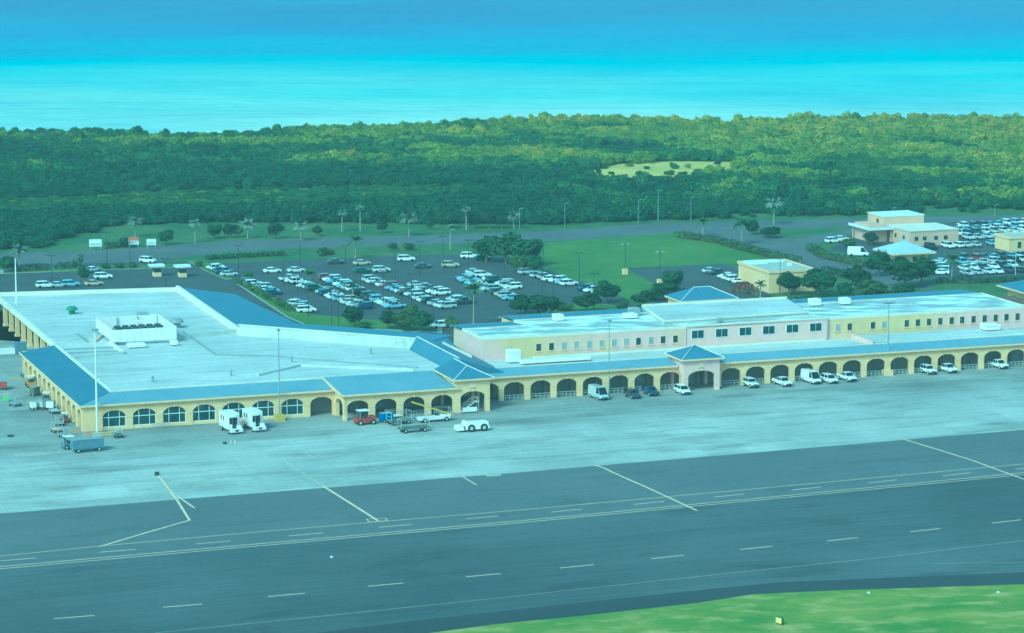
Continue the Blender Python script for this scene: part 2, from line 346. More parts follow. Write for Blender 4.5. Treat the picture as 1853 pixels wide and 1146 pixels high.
mark([(284, 858), (320, 905), (343, 942), (260, 966), (180, 990)], .45, z=.05)
mark([(322, 899), (352, 920)], .4, z=.054)
mark([(586, 881), (640, 915), (684, 943)], .5, z=.05)
for a in ([(663, 940), (697, 938)], [(668, 945), (702, 943)], [(663, 940), (668, 945)], [(697, 938), (702, 943)]): mark(a, .2, z=.056)
mark([(1075, 842), (1092, 847), (1110, 856), (1180, 887), (1262, 925)], .42, z=.05)
mark([(1640, 797), (1700, 815), (1760, 834), (1853, 868)], .42, z=.05)
for pts, wd in (([(290, 857), (330, 846), (375, 836)], .2), ([(318, 898), (380, 870), (460, 840), (443, 827)], .22), ([(512, 832), (545, 855), (586, 881)], .3), ([(550, 819), (574, 832)], .25), ([(700, 842), (760, 848), (822, 853)], .14), ([(820, 853), (862, 878)], .4),
                ([(900, 782), (1060, 768), (1180, 770), (1280, 752), (1420, 744)], .16), ([(940, 805), (1000, 790), (1100, 778)], .14), ([(1560, 771), (1600, 783), (1640, 797)], .3)):
    mark(pts, wd, parent=apron, m='faint_paint', z=.046)
mark([(25, 824), (60, 824.5), (97, 820.5), (60, 820.5)], .5, parent=apron, z=.046)
mark([(0, 716), (20, 712)], .5, parent=apron, z=.046)
for a, b in (((18, 686), (40, 685)), ((48, 729), (80, 725))): mark([a, b], 1.1, parent=apron, z=.046, m='yellow_paint')
mark([(880, 862), (907, 860)], .8, z=.05)

# car parks, roads
sheet('car_park', pp([(-200, 500), (0, 480), (330, 473), (376, 478), (560, 470), (770, 461), (862, 461), (935, 476), (1010, 496), (1110, 532), (1165, 562), (1165, 640), (300, 640), (-200, 600)]), .02, 'asphalt_lot')
sheet('perimeter_road', pp([(-300, 474), (0, 459), (200, 452), (420, 436), (640, 430), (1000, 418), (1180, 404), (1400, 399), (1853, 389), (2200, 383), (2200, 399), (1853, 404), (1500, 412), (1300, 417), (1000, 437), (640, 446), (420, 455), (250, 476), (0, 482), (-300, 492)]), .016, 'road')
sheet('service_road', pp([(1230, 417), (1330, 440), (1440, 482), (1560, 510), (1700, 528), (1660, 500), (1560, 470), (1490, 452), (1480, 440), (1570, 418), (1560, 412), (1440, 432), (1330, 418)]), .024, 'road')
sheet('rental_car_park', pp([(1500, 452), (1545, 425), (1700, 404), (1853, 394), (2200, 386), (2200, 520), (1853, 512), (1690, 508), (1560, 462)]), .028, 'asphalt_lot')
sheet('side_car_park', pp([(1130, 486), (1310, 478), (1345, 490), (1400, 540), (1190, 560), (1170, 548), (1225, 540), (1190, 515)]), .028, 'asphalt_lot')
sheet('field_grass', pp([(985, 440), (1225, 421), (1330, 445), (1440, 483), (1330, 478), (1200, 482), (1130, 486), (1190, 516), (1215, 540), (1160, 552), (1112, 531), (1012, 495), (935, 474), (880, 448)]), .036, 'lawn')
def island(pts, h=.13):
    m = MB(); w_ = pp(pts); m.prism([(p.x, p.y) for p in w_], 0, h)
    o = m.build('planted_island', 'kerb'); tag(o, kind='structure')
    c = sum(w_, Vector()) / len(w_)
    s_ = MB(); s_.prism([((p.x - c.x) * .965 + c.x, (p.y - c.y) * .965 + c.y) for p in w_], h - .05, h + .03); s_.build('turf', 'lawn', o)
island([(425, 512), (437, 508), (472, 527), (515, 555), (560, 570), (640, 578), (800, 590), (800, 603), (560, 592), (520, 575)])
island([(340, 473), (376, 478), (385, 486), (420, 505), (410, 507), (375, 492)])
island([(1000, 560), (1060, 548), (1130, 556), (1100, 575), (960, 580), (900, 575)])
island([(0, 489), (180, 483), (345, 478), (345, 484), (180, 489), (0, 496)])

# ------------------------------------------------------------------ TERMINAL
def arch_mesh(name, wd, h, ow, spring, rise, th, m, N=12):
    mb = MB()
    arc = [(-ow / 2 * math.cos(math.pi * k / N), spring + rise * math.sin(math.pi * k / N)) for k in range(N + 1)]
    for y, s in ((0, 1), (th, -1)):
        def q(*p):
            p = [(a, y, b) for a, b in p]
            mb.quad(*(p if s > 0 else p[::-1]))
        q((-wd / 2, 0), (-ow / 2, 0), (-ow / 2, spring), (-ow / 2, h), (-wd / 2, h))
        q((ow / 2, 0), (wd / 2, 0), (wd / 2, h), (ow / 2, h), (ow / 2, spring))
        for (a, b), (c, d) in zip(arc[:-1], arc[1:]): q((a, b), (c, d), (c, h), (a, h))
    for (a, b), (c, d) in zip(arc[:-1], arc[1:]): mb.quad((a, 0, b), (a, th, b), (c, th, d), (c, 0, d))
    for x in (-ow / 2, ow / 2): mb.quad((x, 0, 0), (x, th, 0), (x, th, spring), (x, 0, spring))
    for x in (-wd / 2, wd / 2): mb.quad((x, 0, 0), (x, th, 0), (x, th, h), (x, 0, h))
    mb.quad((-wd / 2, 0, h), (wd / 2, 0, h), (wd / 2, th, h), (-wd / 2, th, h))
    return mb.mesh(name, m)
def trim_mesh(wd, ow, spring, rise, h):
    out = []
    for s in (-1, 1):
        xa, xb = sorted((s * ow / 2, s * wd / 2))
        out.append(MB().box(xa + .02, xb - .02, -.07, .02, spring - .12, spring + .12).mesh('impost', 'cream_trim'))
        out.append(MB().box(xa + .02, xb - .02, -.09, .02, 0.03, .55).mesh('plinth', 'cream_trim'))
    out.append(MB().box(-.16, .16, -.12, .02, spring + rise - .05, spring + rise + .5).mesh('keystone', 'cream_trim'))
    return out
def add_trim(tm, o):
    for me in tm: link(me.name.split('.')[0], me, o)
def window_meshes(ow, spring, rise, sill):
    fr = MB(); gl = MB(); N = 10
    pts = [(-ow / 2 * math.cos(math.pi * k / N), spring + rise * math.sin(math.pi * k / N)) for k in range(N + 1)]
    gl.quad(*[(x, .28, z) for x, z in [(-ow / 2, sill), (ow / 2, sill)] + pts[::-1]])
    for x in (-ow / 2 + .06, -ow / 2 + ow * .27, -ow / 2 + ow * .73, ow / 2 - .06): fr.box(x - .055, x + .055, .2, .3, sill, spring + (.0 if abs(x) > ow * .4 else rise * .75))
    fr.box(-ow / 2, ow / 2, .195, .3, spring - .12, spring + .02); fr.box(-ow / 2, ow / 2, .19, .31, sill, sill + .13)
    return fr.mesh('window_frame', 'frame_white'), gl.mesh('window_pane', 'window_glass')
def railing_mesh(ow):
    mb = MB()
    for z in (.55, 1.0): mb.box(-ow / 2, ow / 2, .2, .28, z, z + .09)
    for k in range(5): x = -ow / 2 + ow * (k + .5) / 5; mb.box(x - .04, x + .04, .21, .27, 0, 1.0)
    return mb.mesh('railing', 'galvanised')
def roof(name, A, B, nrm, W_, z0, z1, a=0, b=None, m='blue_roof', parent=None, rib=1.0, th=.14):
    """sloping metal roof over eave A-B, rising along nrm over W_; a..b is the span of the top edge"""
    A = Vector((*A, 0)); B = Vector((*B, 0)); L = (B - A).length; d = (B - A) / L; nv = Vector((*nrm, 0)).normalized(); b = L if b is None else b
    def q(s, t, dz=0):
        p = A + d * s + nv * W_ * t; return (p.x, p.y, z0 + (z1 - z0) * t + dz)
    mb = MB(); top = [q(0, 0), q(L, 0), q(b, 1), q(a, 1)]; bot = [q(0, 0, -th), q(L, 0, -th), q(b, 1, -th), q(a, 1, -th)]
    if abs(a - b) < .05: top = top[:3]; bot = bot[:3]
    i = len(mb.v); n = len(top); mb.v += top + bot; mb.f.append(tuple(range(i, i + n))); mb.f.append(tuple(range(i + 2 * n - 1, i + n - 1, -1))); mb.mi += [0, 0]
    for k in range(n): mb.f.append((i + k, i + n + k, i + n + (k + 1) % n, i + (k + 1) % n)); mb.mi.append(0)
    if rib:
        s = rib / 2
        while s < L:
            tm = 1.0
            if s < a: tm = s / a
            if s > b: tm = min(tm, (L - s) / (L - b))
            if tm > .05:
                p = [q(s - .04, 0, .001), q(s + .04, 0, .001), q(s + .04, tm, .001), q(s - .04, tm, .001), q(s - .03, 0, .07), q(s + .03, 0, .07), q(s + .03, tm, .07), q(s - .03, tm, .07)]
                mb.hexa(p)
            s += rib
    o = mb.build(name, m, parent)
    # pale fascia along the eave
    f = MB(); e = -nv * .03
    p0 = A + e; p1 = B + e; f.hexa([(p0.x, p0.y, z0 - .34), (p1.x, p1.y, z0 - .34), (p1.x + nv.x * .1, p1.y + nv.y * .1, z0 - .34), (p0.x + nv.x * .1, p0.y + nv.y * .1, z0 - .34),
            (p0.x, p0.y, z0 + .01), (p1.x, p1.y, z0 + .01), (p1.x + nv.x * .1, p1.y + nv.y * .1, z0 + .01), (p0.x + nv.x * .1, p0.y + nv.y * .1, z0 + .01)])
    f.build('fascia', 'cream_trim', o)
    return o
H_AR = 5.0
def bar2(p0, p1, w_, z0, z1, mb):
    p0 = Vector((*p0, 0)); p1 = Vector((*p1, 0)); d = (p1 - p0).normalized(); n = Vector((-d.y, d.x, 0)) * w_ / 2
    mb.hexa([(*(p0 + n).xy, z0), (*(p0 - n).xy, z0), (*(p1 - n).xy, z0), (*(p1 + n).xy, z0), (*(p0 + n).xy, z1), (*(p0 - n).xy, z1), (*(p1 - n).xy, z1), (*(p1 + n).xy, z1)]); return mb

hall = thing('terminal_hall', 'wide flat white roofed airport hall with arcades and blue metal eaves, left half of terminal', 'building', O, YAW)
BW = 5.85
a_front = arch_mesh('arch_bay', BW, H_AR, 4.5, 2.45, 1.35, .7, 'cream'); t_front = trim_mesh(BW, 4.5, 2.45, 1.35, H_AR)
a_side = arch_mesh('arch_bay', 5.0, H_AR, 3.7, 2.45, 1.35, .9, 'cream'); t_side = trim_mesh(5.0, 3.7, 2.45, 1.35, H_AR)
wf, wp = window_meshes(4.5, 2.45, 1.35, .55)
sill_mb = MB(); sill_mb.box(-2.25, 2.25, .05, .5, 0, .55); sill_me = sill_mb.mesh('sill_wall', 'cream')
def bay(parent, am, tm, loc, rz=0):
    o = link('arch_bay', am, parent, loc, rz); add_trim(tm, o); return o
MB().box(0, 3.15, 0, .7, 0, H_AR).build('corner_pier', 'cream', hall)
for k in range(8):
    o = bay(hall, a_front, t_front, (6.08 + BW * k, 0, 0))
    if k < 7:
        wdw = link('window', wf, hall, (6.08 + BW * k, 0, 0)); link('pane', wp, wdw); link('sill_wall', sill_me, hall, (6.08 + BW * k, 0, 0))
for k in range(12):
    bay(hall, a_side, t_side, (0, 3.2 + 5.0 * k, 0), -math.pi / 2)
# (side bays face -u: local x runs along -v)
MB().box(0.01, .71, .71, .71 + .02, 0, H_AR).build('corner_return', 'cream', hall)
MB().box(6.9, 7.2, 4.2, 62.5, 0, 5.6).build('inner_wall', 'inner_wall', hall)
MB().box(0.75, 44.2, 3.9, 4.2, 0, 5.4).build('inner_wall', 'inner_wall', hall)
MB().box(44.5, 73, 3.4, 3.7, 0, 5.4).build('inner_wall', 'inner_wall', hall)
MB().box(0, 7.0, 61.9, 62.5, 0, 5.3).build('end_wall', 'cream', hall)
for k, (x0, x1) in enumerate(((54, 55.5), (59, 61.4), (64.8, 66.2), (69, 70.6))):
    MB().box(x0, x1, 3.28, 3.395, 0, 2.6).build('door', 'grey_metal', hall)
# return wall and projecting bays
a_ret = arch_mesh('arch_bay', 6.2, H_AR, 4.6, 2.45, 1.35, .7, 'cream'); t_ret = trim_mesh(6.2, 4.6, 2.45, 1.35, H_AR)
bay(hall, a_ret, t_ret, (49.72, -3.1, 0), -math.pi / 2)
a_pr = arch_mesh('arch_bay', 5.72, H_AR, 4.5, 2.4, 1.45, .7, 'cream'); t_pr = trim_mesh(5.72, 4.5, 2.4, 1.45, H_AR)
for k in range(4): bay(hall, a_pr, t_pr, (52.6 + 5.72 * k, -6.2, 0))
# roofs
roof('front_roof', (-.6, -.6), (49.15, -.6), (0, 1), 7.6, 5.12, 6.1, 7.8, 49.75, m='front_blue_roof', parent=hall)
roof('side_roof', (-.6, 63), (-.6, -.6), (1, 0), 7.6, 5.11, 6.09, 0, 55.8, parent=hall)
roof('projecting_roof', (49.2, -6.8), (73.2, -6.8), (0, 1), 13.6, 5.14, 6.35, 0, 24, m='front_blue_roof', parent=hall)
rk = MB(); rk.hexa([(49.18, -6.7, 4.9), (49.3, -6.7, 4.9), (49.3, 6.8, 5.2), (49.18, 6.8, 5.2), (49.18, -6.7, 5.2), (49.3, -6.7, 5.2), (49.3, 6.8, 6.42), (49.18, 6.8, 6.42)]); rk.build('rake_board', 'cream_trim', hall)
# flat roof, drawn with its parapets
deck = [(6.9, 6.95), (73.5, 6.95), (76.2, 12), (77.5, 34), (47, 63), (48.5, 128), (7.3, 134.5)]
MB().prism(deck, 5.35, 6.0).build('roof_deck', 'white_roof', hall)
pb = MB(); bar2((6.9, 7.0), (72, 7.0), .5, 6.0, 6.32, pb); pb.build('parapet', 'parapet', hall)
pb = MB(); bar2((7.0, 6.72), (7.3, 134.6), .6, 5.2, 6.35, pb); pb.build('parapet', 'parapet', hall)
pb = MB(); bar2((7.0, 134.6), (48.8, 128.3), .6, 5.2, 6.9, pb); pb.build('parapet', 'parapet', hall)
pb = MB(); bar2((48.7, 128.6), (47.1, 63), .7, 5.2, 7.3, pb); pb.build('parapet', 'parapet', hall)
pb = MB(); d0, d1 = (47.0, 63.2), (78.0, 33.0)
bar2(d0, d1, .5, 5.2, 8.15, pb); pb.build('roof_wall', 'white_roof', hall)
pb = MB(); bar2((46.75, 63.4), (78.0, 33.0), .8, 8.15, 8.3, pb); pb.build('coping', 'parapet', hall)
# raised curbs and ducts on the deck
def curb(pts, w_=.35, h=.35, m='grey_metal'):
    mb = MB()
    for i, (a, b) in enumerate(zip(pts[:-1], pts[1:])): bar2(a, b, w_, 5.98, 6.0 + h + .004 * i, mb)
    return mb.build('roof_curb', m, hall)
curb([(36.2, 70), (36, 40), (45.6, 35), (55.8, 25), (70.5, 12)], .45, .28)
curb([(33.2, 62), (46.6, 65.5)], .3, .9, 'white_roof')
curb([(6.9, 62), (18.3, 61)], .35, .5, 'white_roof'); curb([(18.3, 61), (18.4, 48)], .5, .7, 'parapet'); curb([(18.4, 48), (6.9, 45.5)], .35, .6, 'white_roof')
curb([(7.2, 57), (18, 56)], .25, .25); curb([(7.2, 52.5), (18, 51.5)], .25, .25)
curb([(14.2, 75), (14.3, 62)], .5, .3); curb([(19.5, 73), (15, 62)], .5, .45, 'tan_wall')
curb([(38, 14), (49, 22), (60, 15), (69, 9.5)], .4, .45, 'white_roof')
curb([(8, 103), (48, 98)], .15, .06, 'white_roof'); curb([(28, 131), (27, 80)], .15, .06, 'white_roof')
# columned left portico behind the side arcade
for k in range(9):
    v = 67 + 7.6 * k
    c = MB(); c.box(-.45, .45, -.45, .45, 0, 5.22); c.box(-.6, .6, -.6, .6, 0.01, .5); c.box(-.58, .58, -.58, .58, 4.7, 5.21)
    link('column', c.mesh('column', 'cream'), hall, (8.0, v, 0))
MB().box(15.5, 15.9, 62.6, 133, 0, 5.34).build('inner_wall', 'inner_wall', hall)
# blue rear roofs
rr = MB(); rr.quad((49.0, 128.0, 6.9), (47.4, 63.3, 6.9), (64.3, 80, 4.9), (62, 126, 4.9)); rr.quad((47.4, 63.3, 6.9), (78, 33.3, 6.9), (92, 54, 4.9), (64.3, 80, 4.9))
rr.quad((62, 126, 4.9), (64.3, 80, 4.9), (64.3, 80, 4.5), (62, 126, 4.5)); rr.quad((49, 128, 6.9), (62, 126, 4.9), (62, 126, 4.5), (49, 128, 4.5))
for p, q_ in (((49, 120), (61.5, 120)),): pass
rr.build('rear_roof', 'blue_roof', hall)
MB().prism([(49, 127), (60.5, 125), (62.5, 81), (90, 54.5), (84, 44), (47.6, 66)], 0, 4.6).build('rear_wall', 'cream', hall)
# spine roof between the two halves, running back from the entrance tower
RZ = 8.7
sp = MB(); RU = 77.2
sp.quad((RU, 4, RZ), (RU, 33, RZ), (75.6, 33, 6.3), (75.6, 8, 6.3), (74.6, 4, 6.3)); sp.quad((RU, 33, RZ), (RU, 4, RZ), (86, 4, 5.75), (86.3, 17, 5.75), (86.3, 33, 5.75))
sp.quad((75.6, 33, 6.3), (RU, 33, RZ), (86.3, 33, 5.75), (90, 54, 5.0), (78, 33.3, 6.9))
sp.quad((75.6, 8, 6.3), (75.6, 33, 6.3), (75.6, 33, 5.9), (75.6, 8, 5.9)); sp.quad((RU, 3.98, RZ), (74.6, 3.98, 6.3), (74.6, 3.98, 5.3), (86, 3.98, 5.3), (86, 3.98, 5.75))
sp.build('spine_roof', 'blue_roof', hall)
g = MB(); g.bar((RU, 5.6, RZ + .05), (RU, 33, RZ + .05), .16); g.build('ridge_cap', 'white_metal', hall)
g = MB(); bar2((83.3, 16), (82.9, 33), .35, 6.0, 7.25, g); g.build('gutter_wall', 'parapet', hall)
# entrance tower
def tower(parent, u0, u1, vf, depth, m, ap, back_ridge=None):
    w_ = u1 - u0; am = arch_mesh('tower_front', w_, 6.6, w_ * .74, 2.9, 1.3, .7, m)
    o = link('tower_front', am, parent, ((u0 + u1) / 2, vf, 0))
    tm = trim_mesh(w_, w_ * .74, 2.9, 1.3, 6.6); add_trim(tm, o)
    s = arch_mesh('tower_side', depth, 6.58, depth * .66, 2.9, 1.3, .6, m)
    link('tower_side', s, parent, (u0 - .01, vf + depth / 2 + .02, 0), -math.pi / 2)
    link('tower_side', s, parent, (u1 + .01, vf + depth / 2 + .02, 0), math.pi / 2)
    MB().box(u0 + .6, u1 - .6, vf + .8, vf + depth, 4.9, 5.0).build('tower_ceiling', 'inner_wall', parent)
    e = .7; mid = (w_ + 2 * e) / 2; D = depth + 2 * e
    roof('tower_roof', (u0 - e, vf - e), (u1 + e, vf - e), (0, 1), mid, 6.75, ap, mid, mid, parent=parent, rib=.9)
    rb = D if back_ridge else D - mid
    roof('tower_roof', (u0 - e, vf - e + D), (u0 - e, vf - e), (1, 0), mid, 6.75, ap, 0 if back_ridge else mid, D - mid, parent=parent, rib=.9)
    roof('tower_roof', (u1 + e, vf - e), (u1 + e, vf - e + D), (-1, 0), mid, 6.75, ap, mid, D if back_ridge else D - mid, parent=parent, rib=.9)
    if not back_ridge: roof('tower_roof', (u1 + e, vf - e + D), (u0 - e, vf - e + D), (0, -1), mid, 6.75, ap, mid, mid, parent=parent, rib=.9)
    h = MB(); c = ((u0 + u1) / 2, vf - e + mid, ap + .05)
    h.bar((u0 - e, vf - e, 6.8), c, .12); h.bar((u1 + e, vf - e, 6.8), c, .12)
    if back_ridge: h.bar(c, (c[0], vf + depth + e, ap + .05), .14)
    else: h.bar((u0 - e, vf - e + D, 6.8), (c[0], vf - e + D - mid, ap + .05), .12)
    h.build('hip_cap', 'white_metal', parent)
    em = MB(); em.tube((c[0], vf - .12, 5.55), (c[0], vf + .02, 5.55), .62, n=20); e_ = em.build('emblem', 'parapet', parent)
    em = MB(); em.tube((c[0], vf - .15, 5.55), (c[0], vf - .1, 5.55), .42, n=20); em.build('emblem_disc', 'cream', e_)
    em = MB(); em.box(c[0] - .6, c[0] + .6, vf - .06, vf + .02, 4.62, 4.82); em.build('name_plate', 'grey_metal', parent)
tower(hall, 72.6, 79.6, -6.25, 11.2, 'cream', 8.7, True)
# side band above the projecting roof
MB().box(72.5, 72.58, -6, 4.2, 5.6, 6.6).build('tower_band', 'cream_trim', hall)

wing = thing('terminal_wing', 'long two storey cream and pink terminal wing with arched ground arcade, right half of terminal', 'building', O, YAW)
VF = 2.4
a_r = arch_mesh('arch_bay', 5.62, H_AR, 4.45, 2.4, 1.4, .7, 'cream'); t_r = trim_mesh(5.62, 4.45, 2.4, 1.4, H_AR)
rail = railing_mesh(4.45)
cents = [82.2 + 5.62 * k for k in range(8)]
for u in cents:
    if u > 82.5: bay(wing, a_r, t_r, (u, VF, 0)); link('railing', rail, wing, (u, VF + .2, 0))
a_h = arch_mesh('arch_bay', 5.0, H_AR, 4.2, 2.4, 1.4, .7, 'cream'); bay(wing, a_h, trim_mesh(5.0, 4.2, 2.4, 1.4, H_AR), (82.5, VF, 0))
a_r2 = arch_mesh('arch_bay', 5.51, H_AR, 4.4, 2.4, 1.4, .7, 'cream'); t_r2 = trim_mesh(5.51, 4.4, 2.4, 1.4, H_AR)
for k in range(17):
    u = 135.1 + 5.51 * k
    bay(wing, a_r2, t_r2, (u, VF, 0)); link('railing', rail, wing, (u, VF + .2, 0))
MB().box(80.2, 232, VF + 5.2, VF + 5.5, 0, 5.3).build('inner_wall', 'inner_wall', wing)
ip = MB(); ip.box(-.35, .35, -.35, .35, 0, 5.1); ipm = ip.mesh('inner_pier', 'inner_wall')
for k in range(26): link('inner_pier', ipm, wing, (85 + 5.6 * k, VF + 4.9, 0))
dr = MB(); dr.box(-.9, .9, -.06, 0, 0, 2.4); drm = dr.mesh('door', 'grey_metal')
for u in (92.5, 104, 117, 128, 140.5, 152, 168, 181, 190, 196, 204): link('door', drm, wing, (u, VF + 5.19, 0))
roof('arcade_roof', (80.2, VF - .6), (123.0, VF - .6), (0, 1), 5.0, 5.12, 6.0, m='front_blue_roof', parent=wing)
roof('arcade_roof', (131.6, VF - .6), (231, VF - .6), (0, 1), 5.0, 5.12, 6.0, m='front_blue_roof', parent=wing)
MB().box(84.8, 231, 6.9, 17.6, 5.3, 5.62).build('arcade_deck', 'white_roof', wing)
MB().box(84.9, 123, 6.75, 7.05, 5.3, 6.08).build('parapet', 'parapet', wing)
MB().box(131.5, 231, 6.75, 7.05, 5.3, 6.08).build('parapet', 'parapet', wing)
MB().box(97, 163, 16.6, 16.9, 5.6, 6.05).build('parapet', 'parapet', wing)
rb_ = MB(); rb_.prism([(169.6, 7.1), (206, 7.1), (204, 16.4), (169.4, 16.4)], 5.63, 6.35); rb_.build('raised_deck', 'white_roof', wing)
MB().box(169.2, 169.5, 6.6, 16.5, 5.63, 6.75).build('parapet', 'pink_wall', wing)
tower(wing, 123.3, 131.3, -.4, 7.6, 'pink_wall', 8.9)
# upper storey block
ZT = 10.4
MB().box(86.3, 131.2, 17.5, 30, 5.0, ZT - .3).build('upper_storey', 'upper_wall', wing)
MB().box(100, 211.5, 30.01, 37, 5.0, ZT - .32).build('upper_storey', 'upper_wall', wing)
MB().box(131.2, 163.9, 17.1, 30, 4.99, ZT - .2).build('upper_storey_centre', 'pink_wall', wing)
MB().box(163.9, 211.5, 17.5, 30, 5.0, ZT - .3).build('upper_storey', 'upper_wall', wing)
MB().prism([(86.7, 17.9), (211.1, 17.9), (211.1, 36.6), (100.4, 36.6), (100.4, 29.6), (86.7, 29.6)], ZT - .5, ZT - .14).build('upper_roof_deck', 'patched_roof', wing)
def parap(a, b, zt, m='parapet', w_=.4):
    q = MB(); bar2(a, b, w_, ZT - .55, zt, q); q.build('parapet', m, wing)
parap((86.1, 17.65), (131.2, 17.65), ZT); parap((163.9, 17.66), (211.7, 17.66), ZT + .02); parap((131.1, 17.3), (164.0, 17.3), ZT + .12)
parap((86.35, 17.86), (86.35, 30.2), ZT + .04); parap((86.1, 29.9), (100.2, 29.9), ZT); parap((100.1, 30.1), (100.1, 37.1), ZT + .04); parap((99.9, 36.9), (211.8, 36.9), ZT + .01); parap((211.45, 17.9), (211.45, 36.7), ZT + .05)
MB().box(131.15, 131.35, 17.02, 17.12, 5.6, ZT - .2).build('downpipe', 'grey_metal', wing)
MB().box(163.7, 163.95, 17.0, 17.12, 5.6, ZT - .2).build('downpipe', 'grey_metal', wing)
sw_f = MB(); sw_f.box(-.62, .62, -.05, .05, -.85, .85); sw_f = sw_f.mesh('window_frame', 'cream_trim')
sw_p = MB(); sw_p.box(-.5, .5, -.08, -.04, -.73, .73); sw_p = sw_p.mesh('window_pane', 'window_glass')
mat('reflection_glass', (.28, .30, .31), (.36, .37, .38), .5, rough=.2)  # lighter pane colour stands in for a reflection on the glass
sw_q = MB(); sw_q.box(-.5, .5, -.08, -.04, -.73, .73); sw_q = sw_q.mesh('window_pane', 'reflection_glass')
sw_s = MB(); sw_s.box(-.7, .7, -.16, 0, -.98, -.86); sw_s = sw_s.mesh('window_sill', 'cream_trim')
dw_f = MB(); dw_f.box(-1.45, 1.45, -.05, .05, -.95, .95); dw_f = dw_f.mesh('window_frame', 'frame_white')
dw_p = MB(); dw_p.box(-1.32, -.05, -.08, -.04, -.82, .82); dw_p.box(.05, 1.32, -.08, -.04, -.82, .82); dw_p = dw_p.mesh('window_pane', 'window_glass')
def upwin(u, v, z, f, p, s=None):
    o = link('window', f, wing, (u, v, z)); link('pane', p, o)
    if s: link('sill', s, o)
for u in (98.46, 101.26, 104.07, 106.76, 109.62, 112.4, 115.15, 117.88, 120.59, 123.43, 126.11, 128.91): upwin(u, 17.48, 7.75, sw_f, sw_q if 103 < u < 119 or 122 < u < 125 else sw_p, sw_s)
for u in (133.82, 139.28, 144.72, 150.11, 155.59, 161.03): upwin(u, 17.08, 8.55, dw_f, dw_p)
for u in (166.45, 169.2, 174.71, 177.35, 182.78, 185.44, 188.1, 190.84, 193.59, 196.14, 198.91, 201.61, 204.32, 206.97, 209.7): upwin(u, 17.48, 8.1, sw_f, sw_q if u in (166.45, 177.35) else sw_p, sw_s)
# tier, blue rear strip and rear hip roof
tr = MB(); tr.prism([(127.6, 20.5), (161.5, 22), (164.8, 40), (130.9, 40.5)], ZT - .2, ZT + .75); tr.build('roof_tier', 'white_roof', wing)
tp = MB(); bar2((127.5, 20.4), (161.6, 21.9), .3, ZT + .5, ZT + .9, tp); tp.build('tier_edge', 'parapet', wing)
tp = MB(); bar2((130.9, 40.6), (164.9, 40.1), .4, ZT + .5, ZT + 1.15, tp); tp.build('tier_edge', 'parapet', wing)
tp = MB(); bar2((127.6, 20.5), (130.8, 40.6), .3, ZT + .5, ZT + .95, tp); tp.build('tier_edge', 'parapet', wing)
roof('rear_eave_roof', (211.5, 46.5), (100.2, 46.5), (0, -1), 9.3, 9.75, 10.4, parent=wing, rib=1.4)
MB().box(100.3, 211, 37.3, 45.6, 0, 9.6).build('rear_wall', 'upper_wall', wing)
MB().box(87, 100, 30.3, 38.2, 0, 9.55).build('rear_wall', 'upper_wall', wing)
roof('rear_eave_roof', (100.0, 39), (86.4, 39), (0, -1), 8.6, 9.7, 10.36, parent=wing, rib=1.4)
hr = [(140.6, 42.4), (154.4, 42.4), (154.4, 51.6), (140.6, 51.6)]
MB().box(141.2, 153.8, 43, 51, 8, 11.4).build('rear_tower_wall', 'cream', wing)
for (A, B), nn, L in (((hr[0], hr[1]), (0, 1), 13.8), ((hr[1], hr[2]), (-1, 0), 9.2), ((hr[2], hr[3]), (0, -1), 13.8), ((hr[3], hr[0]), (1, 0), 9.2)):
    if L > 10: roof('rear_tower_roof', A, B, nn, 4.6, 11.4, 13.6, 5, L - 5, parent=wing, rib=1.2)
    else: roof('rear_tower_roof', A, B, nn, 5.0, 11.4, 13.6, 4.6, 4.6, parent=wing, rib=1.2)
g = MB(); g.bar((140.6, 42.4, 11.45), (145.6, 47, 13.65), .12); g.bar((154.4, 42.4, 11.45), (149.4, 47, 13.65), .12); g.bar((145.6, 47, 13.65), (149.4, 47, 13.65), .14); g.build('hip_cap', 'white_metal', wing)
# far right: neighbouring pavilion and pergola
pav2 = thing('end_pavilion', 'blue hipped pavilion behind the far right end of the terminal', 'building', U(241, 50), YAW)
MB().box(-9, 12, -9, 12, 0, 7.4).build('wall', 'cream', pav2)
roof('roof', (-11, -11), (14, -11), (0, 1), 12.5, 7.5, 11.6, 12.5, 12.5, parent=pav2, rib=1.3); roof('roof', (-11, 14), (-11, -11), (1, 0), 12.5, 7.5, 11.6, 12.5, 12.5, parent=pav2, rib=1.3)
roof('roof', (14, -11), (14, 14), (-1, 0), 12.5, 7.5, 11.6, 12.5, 12.5, parent=pav2, rib=1.3); roof('roof', (14, 14), (-11, 14), (0, -1), 12.5, 7.5, 11.6, 12.5, 12.5, parent=pav2, rib=1.3)
perg = thing('pergola', 'dark timber pergola behind right end of the white upper roof', 'pergola', U(214, 36), YAW)
for k in range(6): b_ = MB(); b_.box(0, 11, 1.9 * k, 1.9 * k + .3, 7.5, 7.85); b_.build('beam', 'bark', perg)
for x, y in ((.5, .2), (10.4, .2), (.5, 9.6), (10.4, 9.6)): b_ = MB(); b_.box(x - .2, x + .2, y - .2, y + .2, 0, 7.5); b_.build('post', 'tan_wall', perg)

